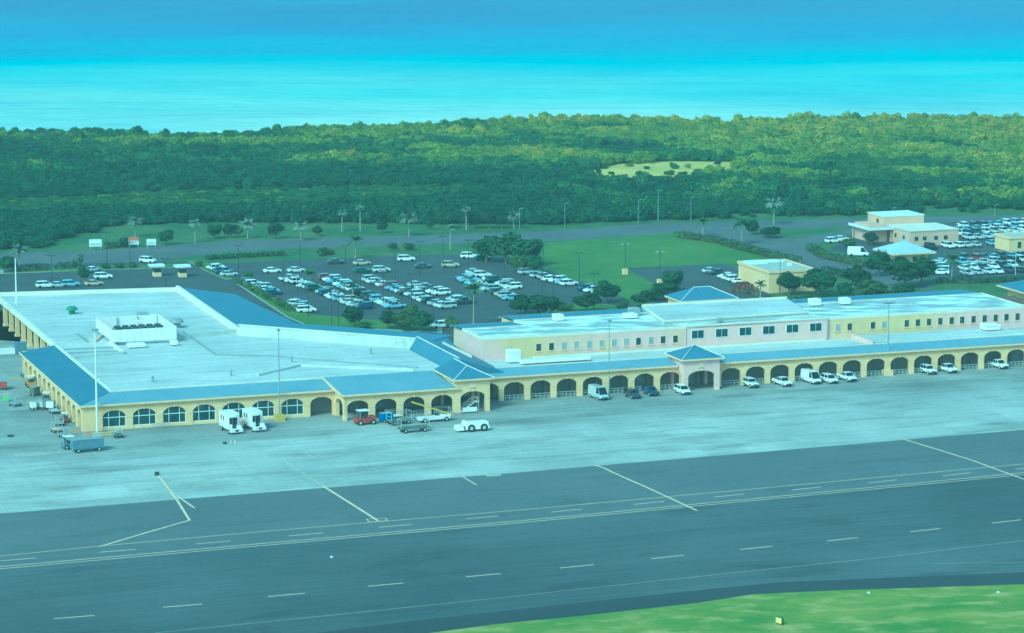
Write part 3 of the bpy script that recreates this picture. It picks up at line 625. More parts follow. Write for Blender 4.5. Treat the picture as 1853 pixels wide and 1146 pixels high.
# ------------------------------------------------------------------ roof equipment
sc_ = thing('plant_screen', 'white panelled screen box around the fans on the hall roof', 'roof plant', U(18.5, 58.5, 6.0), YAW)
def panel(a, b, z0=.75, z1=3.35):
    L = (Vector(b) - Vector(a)).length; n = max(1, round(L / 1.6)); 
    for k in range(n):
        p = Vector(a).lerp(Vector(b), k / n); q = Vector(a).lerp(Vector(b), (k + .97) / n); mb = MB(); bar2(p, q, .1, z0, z1, mb); mb.build('panel', 'white_metal', sc_)
panel((0, 0), (13.6, 0)); panel((0, 17.5), (0, .1)); panel((13.6, .1), (13.6, 17.5)); panel((.1, 17.5), (13.5, 17.5))
for x in (0.15, 4.5, 9, 13.4):
    for y in (.15, 17.3): b_ = MB(); b_.box(x - .09, x + .09, y - .09 + .15 * (1 if y < 1 else -1), y + .09 + .15 * (1 if y < 1 else -1), 0, 3.2); b_.build('post', 'grey_metal', sc_)
for k in range(6):
    f_ = thing('condenser_fan', ['leftmost', 'second', 'third', 'fourth', 'fifth', 'rightmost'][k] + ' dark fan unit in row inside the rooftop screen', 'fan', U(21.2 + 1.75 * k, 66, 6.0), YAW, 'rooftop condenser fans')
    b_ = MB(); b_.box(-.8, .8, -2.2, 2.2, .2, 2.3); b_.build('casing', 'grey_metal', f_)
    for y in (-1.1, 1.1): b_ = MB(); b_.tube((0, y, 2.3), (0, y, 2.75), .72, n=14); b_.build('fan_cowl', 'dark_metal', f_)
def roof_box(name, label, u, v, z, sx, sy, sz, m='white_metal', cat='roof unit', legs=.25, cap=True):
    t = thing(name, label, cat, U(u, v, z), YAW)
    b_ = MB(); b_.box(-sx / 2, sx / 2, -sy / 2, sy / 2, legs, legs + sz); b_.build('casing', m, t)
    if cap: b_ = MB(); b_.taper((-sx * .56, sx * .56, -sy * .56, sy * .56), (-sx * .45, sx * .45, -sy * .45, sy * .45), legs + sz + .002, legs + sz + .3); b_.build('hood', m, t)
    b_ = MB()
    for x in (-1, 1):
        for y in (-1, 1): b_.box(x * sx * .4 - .06, x * sx * .4 + .06, y * sy * .4 - .06, y * sy * .4 + .06, 0, legs)
    b_.build('feet', 'grey_metal', t)
    return t
roof_box('roof_cabinet', 'white upright cabinet inside the screened roof enclosure', 26.8, 71, 6.0, 1.2, 1.2, 2.6)
roof_box('roof_cabinet', 'grey boxy unit at the back of the roof enclosure', 29.2, 78.5, 6.0, 2.4, 2, 3.0, 'grey_metal')
def mushroom(label, u, v, z, s=1.0, m='grey_metal'):
    t = thing('exhaust_fan', label, 'exhaust fan', U(u, v, z), YAW)
    b_ = MB(); b_.box(-.6 * s, .6 * s, -.6 * s, .6 * s, 0, 1.0 * s); b_.build('curb_base', m, t)
    b_ = MB(); b_.tube((0, 0, 1.0 * s), (0, 0, 1.35 * s), 1.35 * s, 1.2 * s, 14); b_.tube((0, 0, 1.35 * s), (0, 0, 1.7 * s), 1.2 * s, .8 * s, 14); b_.build('cap', m, t)
mushroom('grey mushroom exhaust fan right of the screened roof enclosure', 36.4, 77, 6.0, 1.2)
mat('dull_green', (.10, .20, .12), rough=.7)
mushroom('green mushroom exhaust fan alone on the rear white roof', 18.6, 103, 6.0, 1.0, 'dull_green')
roof_box('roof_unit', 'low white unit on the roof in front of the screen box', 22.5, 54.5, 6.0, 3.6, 1.6, .5)
roof_box('roof_unit', 'small white unit near right corner of the screen box', 30.5, 54.5, 6.0, 1.4, 1.2, .7)
for lab, u, v in (('thin grey vent pipe on the middle of the front hall roof', 48.5, 27), ('short vent pipe on the white roof above the windows', 33, 16), ('vent pipe near the diagonal white roof wall', 66.5, 31), ('slim vent pipe at front left of the hall roof', 17, 15)):
    t = thing('vent_pipe', lab, 'vent pipe', U(u, v, 6.0), 0)
    b_ = MB(); b_.tube((0, 0, 0), (0, 0, 1.0), .2, n=10); b_.build('pipe', 'grey_metal', t); b_ = MB(); b_.tube((0, 0, 1.0), (0, 0, 1.25), .36, .1, 10); b_.build('cap', 'grey_metal', t)
RD = ZT - .14
roof_box('roof_unit', 'domed white vent unit on left part of the patched upper roof', 108.5, 33, RD, 1.9, 1.9, 1.0)
roof_box('roof_unit', 'grey air unit beside the left end of the roof tier', 126.2, 34, RD, 2.2, 1.6, 1.3, 'grey_metal')
roof_box('roof_unit', 'low white unit left of the raised roof tier', 124.2, 31.2, RD, 2.6, 2.2, .6)
roof_box('roof_unit', 'white unit on upper roof just right of the raised tier', 168.5, 33.5, RD, 2.2, 2, 1.1)
roof_box('roof_unit', 'white vent box on upper roof left of the tall apron mast', 175.5, 33, RD, 2, 2, 1.0)
roof_box('roof_unit', 'small grey vent on upper roof in front of the tier', 140, 19.6, RD, .9, .9, .5, 'grey_metal')
roof_box('roof_hatch', 'pale hatch box on the far right of the arcade roof', 200.5, 12.8, 6.35, 3.6, 2.6, .9)
roof_box('roof_unit', 'tall white air unit against the left upper wall', 91.5, 13.5, 5.62, 2.6, 2, 2.2)
dk = thing('roof_duct', 'long low rusty white duct on arcade roof below the small windows', 'duct', U(92, 10.5, 5.62), YAW)
b_ = MB(); b_.box(0, 15, -.7, .7, .35, .95); b_.build('duct', 'white_metal', dk); b_ = MB(); b_.box(.2, 14.8, -.5, .5, .2, .35); b_.build('duct_base', 'tan_wall', dk)
for k in range(5): b_ = MB(); b_.box(.4 + 3.5 * k, .6 + 3.5 * k, -.6, .6, 0, .2); b_.build('duct_foot', 'grey_metal', dk)

# ------------------------------------------------------------------ masts
def mast(label, px, py, h, m='galvanised', base=None, r=.17, head=4):
    t = thing('floodlight_mast', label, 'light mast', P(px, py), YAW, 'apron floodlight masts')
    b_ = MB(); b_.tube((0, 0, .02), (0, 0, h), r * 1.35, r * .7, 10); b_.build('pole', m, t)
    b_ = MB(); b_.tube((0, 0, 0), (0, 0, .3), r * 2.2, n=10); b_.build('base_plate', 'concrete', t)
    if head:
        b_ = MB(); b_.box(-.33 * head, .33 * head, -.06, .06, h - .1, h + .05); b_.build('cross_arm', m, t)
        for x in [(k - (head - 1) / 2) * .72 for k in range(head)]: b_ = MB(); b_.box(x - .26, x + .26, -.45, .12, h + .06, h + .38); b_.build('floodlight', 'grey_metal', t)
    if base:
        b_ = MB(); b_.box(-.9, .9, -.9, .9, 0, 1.15); b_.build('footing', base, t)
    return t
mast('tall white floodlight mast at the left front corner of the hall', 176, 783, 19.6, 'white_metal', head=2)
mast('tall grey mast with yellow footing beside the last window bay', 506, 761, 17.6, 'grey_metal', base='yellow_paint', r=.12, head=1)
mast('thin grey mast in front of the arcade near the silver van', 1102, 720, 15.6, 'grey_metal', r=.1, head=1)
mast('floodlight mast with cream footing in front of the right arcade', 1606, 679, 15.2, base='cream', r=.13, m='grey_metal')
mast('plain white pole standing behind far left of the hall roof', 31, 597, 16.5, 'white_metal', head=False)

# ------------------------------------------------------------------ VEHICLES
def slot_obj(o, m):
    o.material_slots[0].link = 'OBJECT'; o.material_slots[0].material = M[m]
def loft(mb, st):
    """st: list of (x, half width, z0, z1, corner) cross sections -> rounded body"""
    rings = []
    for x, w_, z0, z1, c in st:
        h = z1 - z0
        rings.append([(x, -w_ * .94, z0), (x, w_ * .94, z0), (x, w_, z0 + h * .25), (x, w_, z0 + h * .72), (x, w_ * .93, z0 + h * .93), (x, w_ * .8, z1), (x, -w_ * .8, z1), (x, -w_ * .93, z0 + h * .93), (x, -w_, z0 + h * .72), (x, -w_, z0 + h * .25)])
    i = len(mb.v); n = 10
    for r in rings: mb.v += r
    for a in range(len(rings) - 1):
        for k in range(n):
            mb.f.append((i + a * n + k, i + a * n + (k + 1) % n, i + (a + 1) * n + (k + 1) % n, i + (a + 1) * n + k)); mb.mi.append(mb.cur)
    mb.f.append(tuple(i + k for k in range(n - 1, -1, -1))); e = i + (len(rings) - 1) * n; mb.f.append(tuple(e + k for k in range(n))); mb.mi += [mb.cur] * 2
SPEC = {  # length, width, body stations (x along length 0 rear..1 front, width factor, z0, z1), cabin (rear bottom, front bottom, rear top, front top), belt, roof, wheel r
 'sedan': (4.7, 1.8, [(0, .86, .42, .88), (.04, .97, .3, .96), (.2, 1, .24, .98), (.5, 1, .22, .95), (.72, 1, .24, .95), (.92, .95, .3, .80), (1, .82, .4, .68)], (.10, .74, .24, .57), .93, 1.46, .33),
 'suv': (4.7, 1.9, [(0, .88, .5, 1.0), (.03, .98, .38, 1.1), (.3, 1, .32, 1.12), (.7, 1, .32, 1.10), (.9, .97, .36, 1.02), (.97, .92, .4, .95), (1, .84, .48, .85)], (.02, .76, .07, .60), 1.08, 1.74, .37),
 'pickup': (5.4, 1.92, [(0, .93, .55, 1.05), (.02, .98, .5, 1.12), (.4, 1, .45, 1.12), (.7, 1, .42, 1.14), (.9, .97, .44, 1.08), (.97, .93, .46, 1.0), (1, .86, .52, .9)], (.36, .74, .40, .62), 1.10, 1.82, .40),
 'van': (5.7, 2.05, [(0, .94, .5, 1.25), (.02, .99, .42, 1.3), (.4, 1, .38, 1.3), (.8, 1, .38, 1.28), (.94, .95, .4, 1.08), (1, .84, .46, .85)], (.0, .90, .01, .74), 1.25, 2.55, .37),
 'jeep': (4.2, 1.86, [(0, .92, .6, 1.1), (.03, .96, .5, 1.15), (.5, .97, .48, 1.15), (.72, .94, .48, 1.15), (.95, .82, .5, 1.1), (1, .78, .56, 1.0)], (.03, .62, .05, .56), 1.13, 1.85, .43)}
CARM = {}
for kd, (L, W_, st, cab, belt, top, wr) in SPEC.items():
    d = {}
    mb = MB(); loft(mb, [((x - .5) * L, W_ / 2 * f_, z0, z1, 0) for x, f_, z0, z1 in st])
    cb = [(c - .5) * L for c in cab]; hw = W_ / 2
    # roof skin and pillars
    mb.taper((cb[2] - .04, cb[3] + .05, -hw * .80, hw * .80), (cb[2] + .12, cb[3] - .12, -hw * .70, hw * .70), top - .10, top)
    for s in (-1, 1):
        for xb, xt in ((cb[0], cb[2]), (cb[1], cb[3]), ((cb[0] + cb[1]) / 2, (cb[2] + cb[3]) / 2)):
            mb.bar((xb, s * hw * .90, belt - .02), (xt, s * hw * .79, top - .08), .055)
    if kd == 'van':   # panelled cargo sides
        mb.taper((cb[0], (.62 - .5) * L, -hw * .965, hw * .965), (cb[0] + .08, (.62 - .5) * L, -hw * .86, hw * .86), belt - .02, top - .06)
    if kd == 'pickup':
        mb.cur = 1; mb.quad((-.47 * L, -hw * .74, 1.125), (-.15 * L, -hw * .74, 1.125), (-.15 * L, hw * .74, 1.125), (-.47 * L, hw * .74, 1.125)); mb.cur = 0
    for s in (-1, 1):
        mb.box((cb[1]) - .35, cb[1] - .12, s * hw * 1.02 - .08, s * hw * 1.02 + .08, belt, belt + .18)
    d['body'] = mb.mesh('body_' + kd, ['car_white', 'bumper'])
    mb = MB(); mb.taper((cb[0], cb[1], -hw * .89, hw * .89), (cb[2], cb[3], -hw * .775, hw * .775), belt - .04, top - .06); d['windows'] = mb.mesh('windows_' + kd, 'glass')
    mb = MB()
    mb.tube((0, -.11, 0), (0, .11, 0), wr, n=14); d['tyre'] = mb.mesh('tyre', 'tyre')
    mb = MB(); mb.tube((0, -.125, 0), (0, .125, 0), wr * .6, n=10); d['rim'] = mb.mesh('rim', 'rim')
    x = .5 * L; zl = st[-1][3] - .1
    mb = MB(); mb.box(x - .25, x - .02, -.17, .17, zl - .09, zl + .07); d['headlight'] = mb.mesh('headlight', 'lamp_lens')
    mb = MB(); mb.box(-x - .02, -x + .1, -.13, .13, -.14, .14); d['taillight'] = mb.mesh('taillight', 'tail_lens')
    mb = MB(); mb.box(x - .1, x + .06, -hw * .84, hw * .84, st[-1][2] - .05, st[-1][2] + .16); d['front_bumper'] = mb.mesh('front_bumper', 'bumper'); mb = MB(); mb.box(-x - .07, -x + .1, -hw * .88, hw * .88, st[0][2] - .1, st[0][2] + .12); d['bumper'] = mb.mesh('bumper', 'bumper')
    mb = MB(); mb.box(x - .06, x + .035, -hw * .45, hw * .45, zl - .2, zl - .02); d['grille'] = mb.mesh('grille', 'dark_metal')
    d['spec'] = (L, W_, wr, st[0][3]); CARM[kd] = d
def car(kind, paint, loc, rz, label, group=None, detail=False, cat=None, name=None):
    d = CARM[kind]; L, W_, wr, zt = d['spec']
    t = thing(name or {'sedan': 'parked_car', 'suv': 'parked_suv', 'pickup': 'pickup_truck', 'van': 'van', 'jeep': 'jeep'}[kind], label, cat or {'sedan': 'car', 'suv': 'suv', 'pickup': 'pickup truck', 'van': 'van', 'jeep': 'jeep'}[kind], (loc[0], loc[1], .035), rz, group)
    b_ = link('body', d['body'], t); slot_obj(b_, 'car_' + paint); link('windows', d['windows'], t)
    for sx in (-.31, .31):
        for sy in (-1, 1):
            wl = link('wheel', d['tyre'], t, (sx * L, sy * (W_ / 2 - .09), wr))
            if detail: link('rim', d['rim'], wl)
    if detail:
        for s in (-1, 1): link('headlight', d['headlight'], t, (0, s * W_ * .33, 0)); link('taillight', d['taillight'], t, (0, s * W_ * .38, zt - .2))
        link('rear_bumper', d['bumper'], t); link('front_bumper', d['front_bumper'], t); link('grille', d['grille'], t)
    return t
NOSE_OUT = YAW - math.pi / 2
G = 'vehicles parked in front of the right arcade'
for kd, pt, px, py, dr_, lab in [
  ('van', 'silver', 1086, 723, .10, 'silver passenger van nosing out of the arcade beside a thin mast'),
  ('suv', 'charcoal', 1147, 721, .05, 'left one of two dark vehicles parked side by side at the arcade'),
  ('suv', 'dark blue', 1180, 716, .05, 'right one of two dark vehicles parked side by side at the arcade'),
  ('suv', 'white', 1238, 714, .02, 'white suv parked at left foot of the pink arcade tower'),
  ('jeep', 'white', 1362, 702, .05, 'white jeep with dark top, first vehicle right of the pink tower'),
  ('pickup', 'white', 1419, 699, .10, 'white pickup between the jeep and the tall panel van'),
  ('van', 'white', 1471, 694, .06, 'tall white panel van in front of the right arcade'),
  ('suv', 'white', 1504, 694, .04, 'white suv with dark windows squeezed against right side of panel van'),
  ('pickup', 'white', 1536, 690, .08, 'white pickup right of the tall panel van and small suv'),
  ('jeep', 'white', 1684, 678, .05, 'small white open jeep right of the arcade floodlight mast'),
  ('pickup', 'white', 1718, 674.5, .08, 'white pickup next to the small open jeep'),
  ('pickup', 'white', 1810, 667, .14, 'rightmost white pickup, alone at the far end of the arcade')]:
    p = P(px, py); t = car(kd, pt, p, NOSE_OUT + dr_, lab, G, True)
    # stand the nose on the pixel row, body reaching back towards the arcade
    t.location = (p.x + VX.x * .9, p.y + VX.y * .9, .03)

ORD = ['first', 'second', 'third', 'fourth', 'fifth', 'sixth', 'seventh', 'eighth', 'ninth', 'tenth', 'eleventh', 'twelfth', 'thirteenth', 'fourteenth', 'fifteenth', 'sixteenth', 'seventeenth', 'eighteenth', 'nineteenth', 'twentieth', 'last but one', 'last']
rnd = random.Random(11)
def pick(dark=False):
    pt = rnd.choices(['white', 'silver', 'pale grey', 'pale blue', 'charcoal', 'black', 'dark blue', 'dark red', 'beige', 'dark green'], [16, 16, 12, 8, 14, 10, 8, 10, 6, 2] if dark else [40, 18, 14, 10, 7, 5, 5, 3, 3, 1])[0]
    kd = rnd.choices(['sedan', 'suv', 'pickup', 'jeep'], [46, 44, 6, 4])[0]
    return kd, pt
def row(a, b, step, phrase, group, gap=.1, turn=None, dark=False):
    A = P(*a); B = P(*b); d = (B - A); n = max(1, int(d.length / step)); ang = math.atan2(d.y, d.x) + math.pi / 2
    k = 0
    for i in range(n + 1):
        if rnd.random() < gap: continue
        p = A + d * (i / max(n, 1)); kd, pt = pick(dark)
        flip = math.pi if rnd.random() < .45 else 0
        kk = {'sedan': 'sedan', 'suv': 'suv', 'pickup': 'pickup', 'jeep': 'jeep'}[kd]
        car(kd, pt, (p.x + rnd.uniform(-.25, .25), p.y + rnd.uniform(-.25, .25)), (turn if turn is not None else ang) + flip + rnd.uniform(-.03, .03),
            f'{pt} {kk}, {ORD[min(k, 21)]} from back of {phrase}', group)
        k += 1
GM = 'cars in the main car park'
row((524, 509), (660, 560), 2.9, 'left file, left double row, main car park', GM, .12)
row((592, 507), (715, 559), 2.9, 'right file, left double row, main car park', GM, .14)
row((672, 510), (808, 559), 2.9, 'left file, middle double row, main car park', GM, .12)
row((745, 516), (842, 551), 2.9, 'right file, middle double row, main car park', GM, .3)
row((837, 506), (925, 543), 2.9, 'left file, right double row, main car park', GM, .15)
row((858, 496), (937, 527), 2.9, 'right file, right double row, main car park', GM, .22)
row((955, 497), (1085, 533), 3.1, 'row along the lawn edge', GM, .28)
row((445, 512), (495, 534), 3.0, 'row at left kerb, main car park', GM, .1)
row((533, 551), (556, 566), 2.9, 'short near row, main car park', GM, 0)
row((388, 487), (413, 500), 3.0, 'short top left row, main car park', GM, 0)
row((1288, 494), (1340, 513), 2.9, 'row left of the cream flat roofed building', 'cars beside the cream building', .05)
for kd, pt, px, py, rz, lab in [
  ('sedan', 'white', 493, 494, 20, 'white sedan alone at the upper left of the main car park'), ('sedan', 'pale grey', 536, 493, 20, 'pale grey sedan alone just above the left double row'),
  ('sedan', 'charcoal', 608, 478, 12, 'dark sedan parked alone near the top kerb of the main car park'), ('sedan', 'dark green', 656, 494, 15, 'dark green sedan above the middle double row'),
  ('suv', 'pale grey', 690, 493, 15, 'pale grey suv between two lone cars above the middle rows'), ('suv', 'white', 735, 473, 10, 'large white suv near the top kerb of the main car park'),
  ('sedan', 'charcoal', 766, 486, 12, 'dark sedan left of the lone beige van'), ('suv', 'beige', 815, 484, 8, 'beige boxy suv alone in the upper right of the main car park'),
  ('suv', 'white', 849, 468, 6, 'white suv beside the big tree clump'), ('sedan', 'dark green', 873, 471, 12, 'dark sedan half hidden by the big tree clump'),
  ('sedan', 'beige', 655, 480, 20, 'beige sedan near the top of the middle aisle'), ('suv', 'white', 796, 594, -150, 'white suv waiting at the kerb behind the terminal roof'),
  ('suv', 'white', 268, 476, -30, 'white suv driving through the entrance lane left'), ('suv', 'white', 187, 505, 15, 'white suv in the left car park behind the hall roof'),
  ('sedan', 'white', 168, 492, 60, 'small white car under the hedge of the left car park'), ('suv', 'white', 82, 521, 20, 'leftmost of four white cars just behind hall roof'),
  ('sedan', 'silver', 106, 520, 20, 'second of four pale cars just behind the hall roof'), ('suv', 'pale blue', 128, 519, 20, 'third of four cars behind the hall roof, bluish'),
  ('sedan', 'beige', 170, 517, 20, 'rightmost of four cars just behind the hall roof'), ('sedan', 'black', 1186, 545, 8, 'black sedan left of the rear hipped roof'), 
  ('suv', 'white', 1508, 440, 25, 'white suv left of the flat canopy'), ('sedan', 'white', 1522, 436, 25, 'white sedan nearest the flat canopy edge'), ('van', 'white', 1553, 464, -10, 'white van with dark windows behind the right hedge'),
  ('suv', 'dark red', 1348, 522, 30, 'dark red car at the left corner of the cream building')]:
    car(kd, pt, P(px, py), R(rz), lab, 'scattered parked cars')
GR = 'cars in the rental car park'
for i, (a, b) in enumerate([((1742, 412), (1900, 403)), ((1735, 419), (1900, 410)), ((1732, 426), (1900, 417)), ((1752, 433.5), (1900, 424.5))]):
    row(a, b, 2.75, ORD[i] + ' rental row counted from road', GR, .06)
row((1684, 451), (1812, 443), 2.8, 'row before the tan building', GR, .15)
for i, (a, b) in enumerate([((1745, 471), (1900, 463)), ((1742, 479), (1900, 471)), ((1745, 489), (1900, 480)), ((1750, 498), (1900, 489))]):
    row(a, b, 2.75, ORD[3 - i] + ' rental row counted from hedge', GR, .08, dark=True)
row((1697, 477), (1703, 497), 2.9, 'short file by the hipped pavilion', GR, 0)

# ------------------------------------------------------------------ apron equipment
def wheel(t, x, y, r, w_=.3, m='rim'):
    b_ = MB(); b_.tube((x, y - w_ / 2, r), (x, y + w_ / 2, r), r, n=14); o = b_.build('wheel', 'tyre', t)
    b_ = MB(); b_.tube((x, y - w_ / 2 - .01, r), (x, y + w_ / 2 + .01, r), r * .5, n=10); b_.build('rim', m, o)
def part(t, name, m, *boxes):
    b_ = MB()
    for q in boxes: b_.box(*q)
    return b_.build(name, m, t)
def box_truck(label, px, py):
    t = thing('lift_truck', label, 'service truck', P(px, py) + VX * 2.6 + Vector((0, 0, .03)), NOSE_OUT + .12, 'white box trucks on the apron')
    part(t, 'chassis', 'white_metal', (-2.9, 2.9, -.95, .95, .55, .85))
    part(t, 'front_bumper', 'white_metal', (2.6, 3.2, -1.25, 1.25, .4, 1.05))
    part(t, 'cargo_box', 'white_metal', (-2.9, 1.3, -1.25, 1.25, .86, 3.7))
    part(t, 'cab_side', 'white_metal', (1.301, 2.3, -1.25, -.55, .86, 3.4)); part(t, 'cab_roof', 'white_metal', (1.302, 2.3, -.55, .3, 3.1, 3.45))
    part(t, 'doorway', 'dark_metal', (1.303, 1.36, -.4, .75, .9, 3.0)); part(t, 'seat', 'bumper', (1.5, 2.1, -.4, .3, .86, 1.7)); part(t, 'hood', 'white_metal', (1.36, 2.6, .35, 1.2, .86, 1.5))
    b_ = MB(); b_.box(2.3, 2.34, -1.15, -.62, 1.9, 3.1); b_.build('windscreen', 'glass', t)
    for x in (-1.9, -.7): part(t, 'side_window', 'glass', (x, x + .45, -1.28, -1.249, 2.2, 3.1)); 
    part(t, 'grille', 'dark_metal', (3.2, 3.23, -.3, .35, .55, .9))
    for y in (-.95, .95): part(t, 'headlight', 'lamp_lens', (3.2, 3.24, y - .15, y + .15, .6, .85))
    for x in (-1.9, 2.0):
        for y in (-1.05, 1.05): wheel(t, x, y, .45)
box_truck('left one of two white box service trucks before the hall windows', 424, 786)
box_truck('right one of two white box service trucks before the hall windows', 466, 782)
def open_tug(label, px, py, rz, m, cat='tug', name='baggage_tug', s=1.0):
    t = thing(name, label, cat, P(px, py) + Vector((0, 0, .03)), rz); t.scale = (s, s, s)
    part(t, 'body', m, (-1.4, .3, -.75, .75, .35, .95), (.3, 1.5, -.65, .65, .35, 1.15)); part(t, 'seat', 'bumper', (-.7, -.1, -.6, .6, .952, 1.25), (-.85, -.7, -.6, .6, .952, 1.6))
    b_ = MB()
    for x, y in ((-.95, -.65), (-.95, .65), (.4, -.6), (.4, .6)): b_.bar((x, y, .9), (x, y, 2.0), .04)
    b_.build('canopy_post', 'galvanised', t); part(t, 'canopy', 'white_metal', (-1.1, .55, -.75, .75, 2.0, 2.08))
    b_ = MB(); b_.bar((.35, .1, 1.1), (.1, .1, 1.45), .05); b_.build('steering_column', 'dark_metal', t)
    for x in (-.95, 1.0):
        for y in (-.7, .7): wheel(t, x, y, .36)
    return t
open_tug('red baggage tug parked under the first projecting arch', 660, 768, YAW + .1, 'red_paint', s=1.35)
open_tug('orange tug beside the side arcade at far left', 56, 700, YAW + 1.6, 'orange', s=1.1)
open_tug('dark tug parked next to painted yellow strip by side arcade', 84, 728, YAW + 1.4, 'slate_paint')
open_tug('red cart near the front end of the side arcade', 117, 764, YAW + 1.5, 'red_paint', s=.9)
open_tug('blue grey tug at the corner of the hall pulling a bin', 128, 812, YAW + .15, 'slate_paint', s=1.15)
def bag_cart(label, px, py, rz, m, open_=True, L=3.0, cat='baggage cart'):
    t = thing('baggage_cart', label, cat, P(px, py) + Vector((0, 0, .03)), rz)
    part(t, 'deck', m, (-L / 2, L / 2, -.8, .8, .5, .68))
    if open_:
        b_ = MB()
        for x in (-L / 2 + .08, L / 2 - .08):
            for y in (-.74, .74): b_.bar((x, y, .6), (x, y, 1.75), .07)
            b_.bar((x, -.74, 1.75), (x, .74, 1.75), .045); b_.bar((x, -.74, 1.2), (x, .74, 1.2), .035)
        for y in (-.74, .74): b_.bar((-L / 2 + .08, y, 1.75), (L / 2 - .08, y, 1.75), .045)
        b_.build('cage', 'galvanised', t)
    else:
        part(t, 'bin', m, (-L / 2 + .05, L / 2 - .05, -.78, .78, .681, 1.75)); part(t, 'bin_lid', 'grey_metal', (-L / 2, L / 2, -.82, .82, 1.751, 1.83))
    b_ = MB(); b_.bar((L / 2, 0, .5), (L / 2 + 1.0, 0, .35), .05); b_.build('tow_bar', 'dark_metal', t)
    for x in (-L * .33, L * .33):
        for y in (-.7, .7): wheel(t, x, y, .3, .2)
    return t
bag_cart('blue bin cart right of the red tug', 699, 764, YAW + .2, 'blue_paint', False, 2.4)
bag_cart('olive open baggage cart in front of its neighbours near the belt loader', 748, 782, YAW + .1, 'olive', True, 5.2).scale = (1.15, 1.25, 1.5)
bag_cart('caged baggage cart just behind the olive one', 722, 768, YAW + .25, 'olive', True, 3.6).scale = (1.3, 1.3, 1.45)
bag_cart('caged cart under the third projecting arch', 764, 760, YAW + .15, 'grey_metal', True, 3.2)
bag_cart('caged cart against the wall under second projecting arch', 712, 758, YAW + .1, 'white_metal', True, 3)
bag_cart('grey cart under last projecting arch next to the tower', 801, 753, YAW, 'grey_metal', True, 3)
bag_cart('large slate grey bin trailer on the apron at the hall corner', 158, 817, YAW + .1, 'slate_paint', False, 4.6).scale = (1.3, 1.3, 1.35)
bag_cart('dark caged cart directly behind the slate bin trailer', 139, 802, YAW + .1, 'slate_paint', True, 3)
for i, (px, py, m) in enumerate(((60, 742, 'white_metal'), (76, 741, 'galvanised'), (92, 742, 'white_metal'))):
    bag_cart(['leftmost', 'middle', 'rightmost'][i] + ' of three small pale dollies left of the side arcade', px, py, YAW + .5 * i, m, False, 1.1, 'dolly')
for i, (px, py, m, op, L) in enumerate(((70, 705, 'grey_metal', True, 2.6), (99, 748, 'galvanised', True, 2.4), (63, 716, 'olive', False, 1.6), (108, 770, 'grey_metal', True, 2.2), (46, 682, 'slate_paint', True, 2.4), (27, 735, 'grey_metal', True, 2.6), (6, 705, 'red_paint', False, 2.2), (102, 782, 'tan_wall', True, 2.2), (116, 792, 'grey_metal', True, 2.0), (214, 792, 'olive', True, 2.2))):
    bag_cart(['grey caged cart below the orange tug', 'pale caged cart beside the middle side arches', 'small olive bin between orange tug and dark tug', 'grey caged cart by the red cart, arcade side', 'slate caged cart above the orange tug', 'grey caged cart standing out from the side arcade', 'dark red bin cart cut by the left picture edge', 'tan cart in clutter before the hall corner', 'grey low cart in clutter left of corner barriers', 'olive cart right of the corner barriers'][i], px, py, YAW + 1.4 + .3 * (i % 3), m, op, L)
# belt loader
t = thing('belt_loader', 'white belt loader with a long raised conveyor boom', 'belt loader', P(786, 763) + Vector((0, 0, .03)), YAW + .08)
part(t, 'body', 'white_metal', (-3.4, 3.0, -.85, .85, .5, 1.05)); part(t, 'engine_hood', 'white_metal', (1.4, 3.3, -.8, .8, 1.051, 1.3)); part(t, 'seat', 'bumper', (.4, 1.0, .3, .8, 1.051, 1.5))
b_ = MB(); b_.hexa([(-4.6, -.4, 4.0), (4.2, -.4, .75), (4.2, .3, .75), (-4.6, .3, 4.0), (-4.6, -.4, 4.3), (4.2, -.4, 1.0), (4.2, .3, 1.0), (-4.6, .3, 4.3)]); b_.build('conveyor', 'yellow_paint', t)
b_ = MB(); b_.bar((-1.5, 0, 1.0), (-2.2, 0, 3.1), .1); b_.build('lift_strut', 'galvanised', t)
for x in (-2.3, 2.2):
    for y in (-.8, .8): wheel(t, x, y, .45)
# pushback tractor
t = thing('pushback_tractor', 'low white aircraft tractor with big wheels alone on the apron', 'tractor', P(858, 782) + Vector((0, 0, .03)) + VX * 1.2, YAW + math.pi + .02)
b_ = MB(); b_.taper((-3.0, 1.7, -1.2, 1.2), (-2.9, 1.5, -1.1, 1.1), .45, 1.75); b_.build('body', 'white_metal', t)
b_ = MB(); b_.taper((1.95, 3.3, -1.15, 1.15), (2.1, 3.1, -1.05, 1.05), .4, 1.2); b_.build('nose', 'white_metal', t)
part(t, 'footwell', 'dark_metal', (1.701, 1.949, -1.0, 1.0, .45, .9)); part(t, 'deck_panel', 'frame_white', (-2.7, 1.2, -.9, .9, 1.752, 1.8))
b_ = MB(); b_.taper((1.2, 1.9, -1, 1), (1.3, 1.6, -.95, .95), 1.2, 2.0); b_.build('windscreen_frame', 'white_metal', t)
part(t, 'rear_plate', 'white_metal', (-3.25, -3.0, -1.1, 1.1, .4, 1.0))
for x in (-2.0, .55):
    for y in (-1.12, 1.12): wheel(t, x, y, .72, .42, 'galvanised')
for y in (-.8, .8): part(t, 'headlight', 'lamp_lens', (3.28, 3.33, y - .15, y + .15, .8, 1.0))
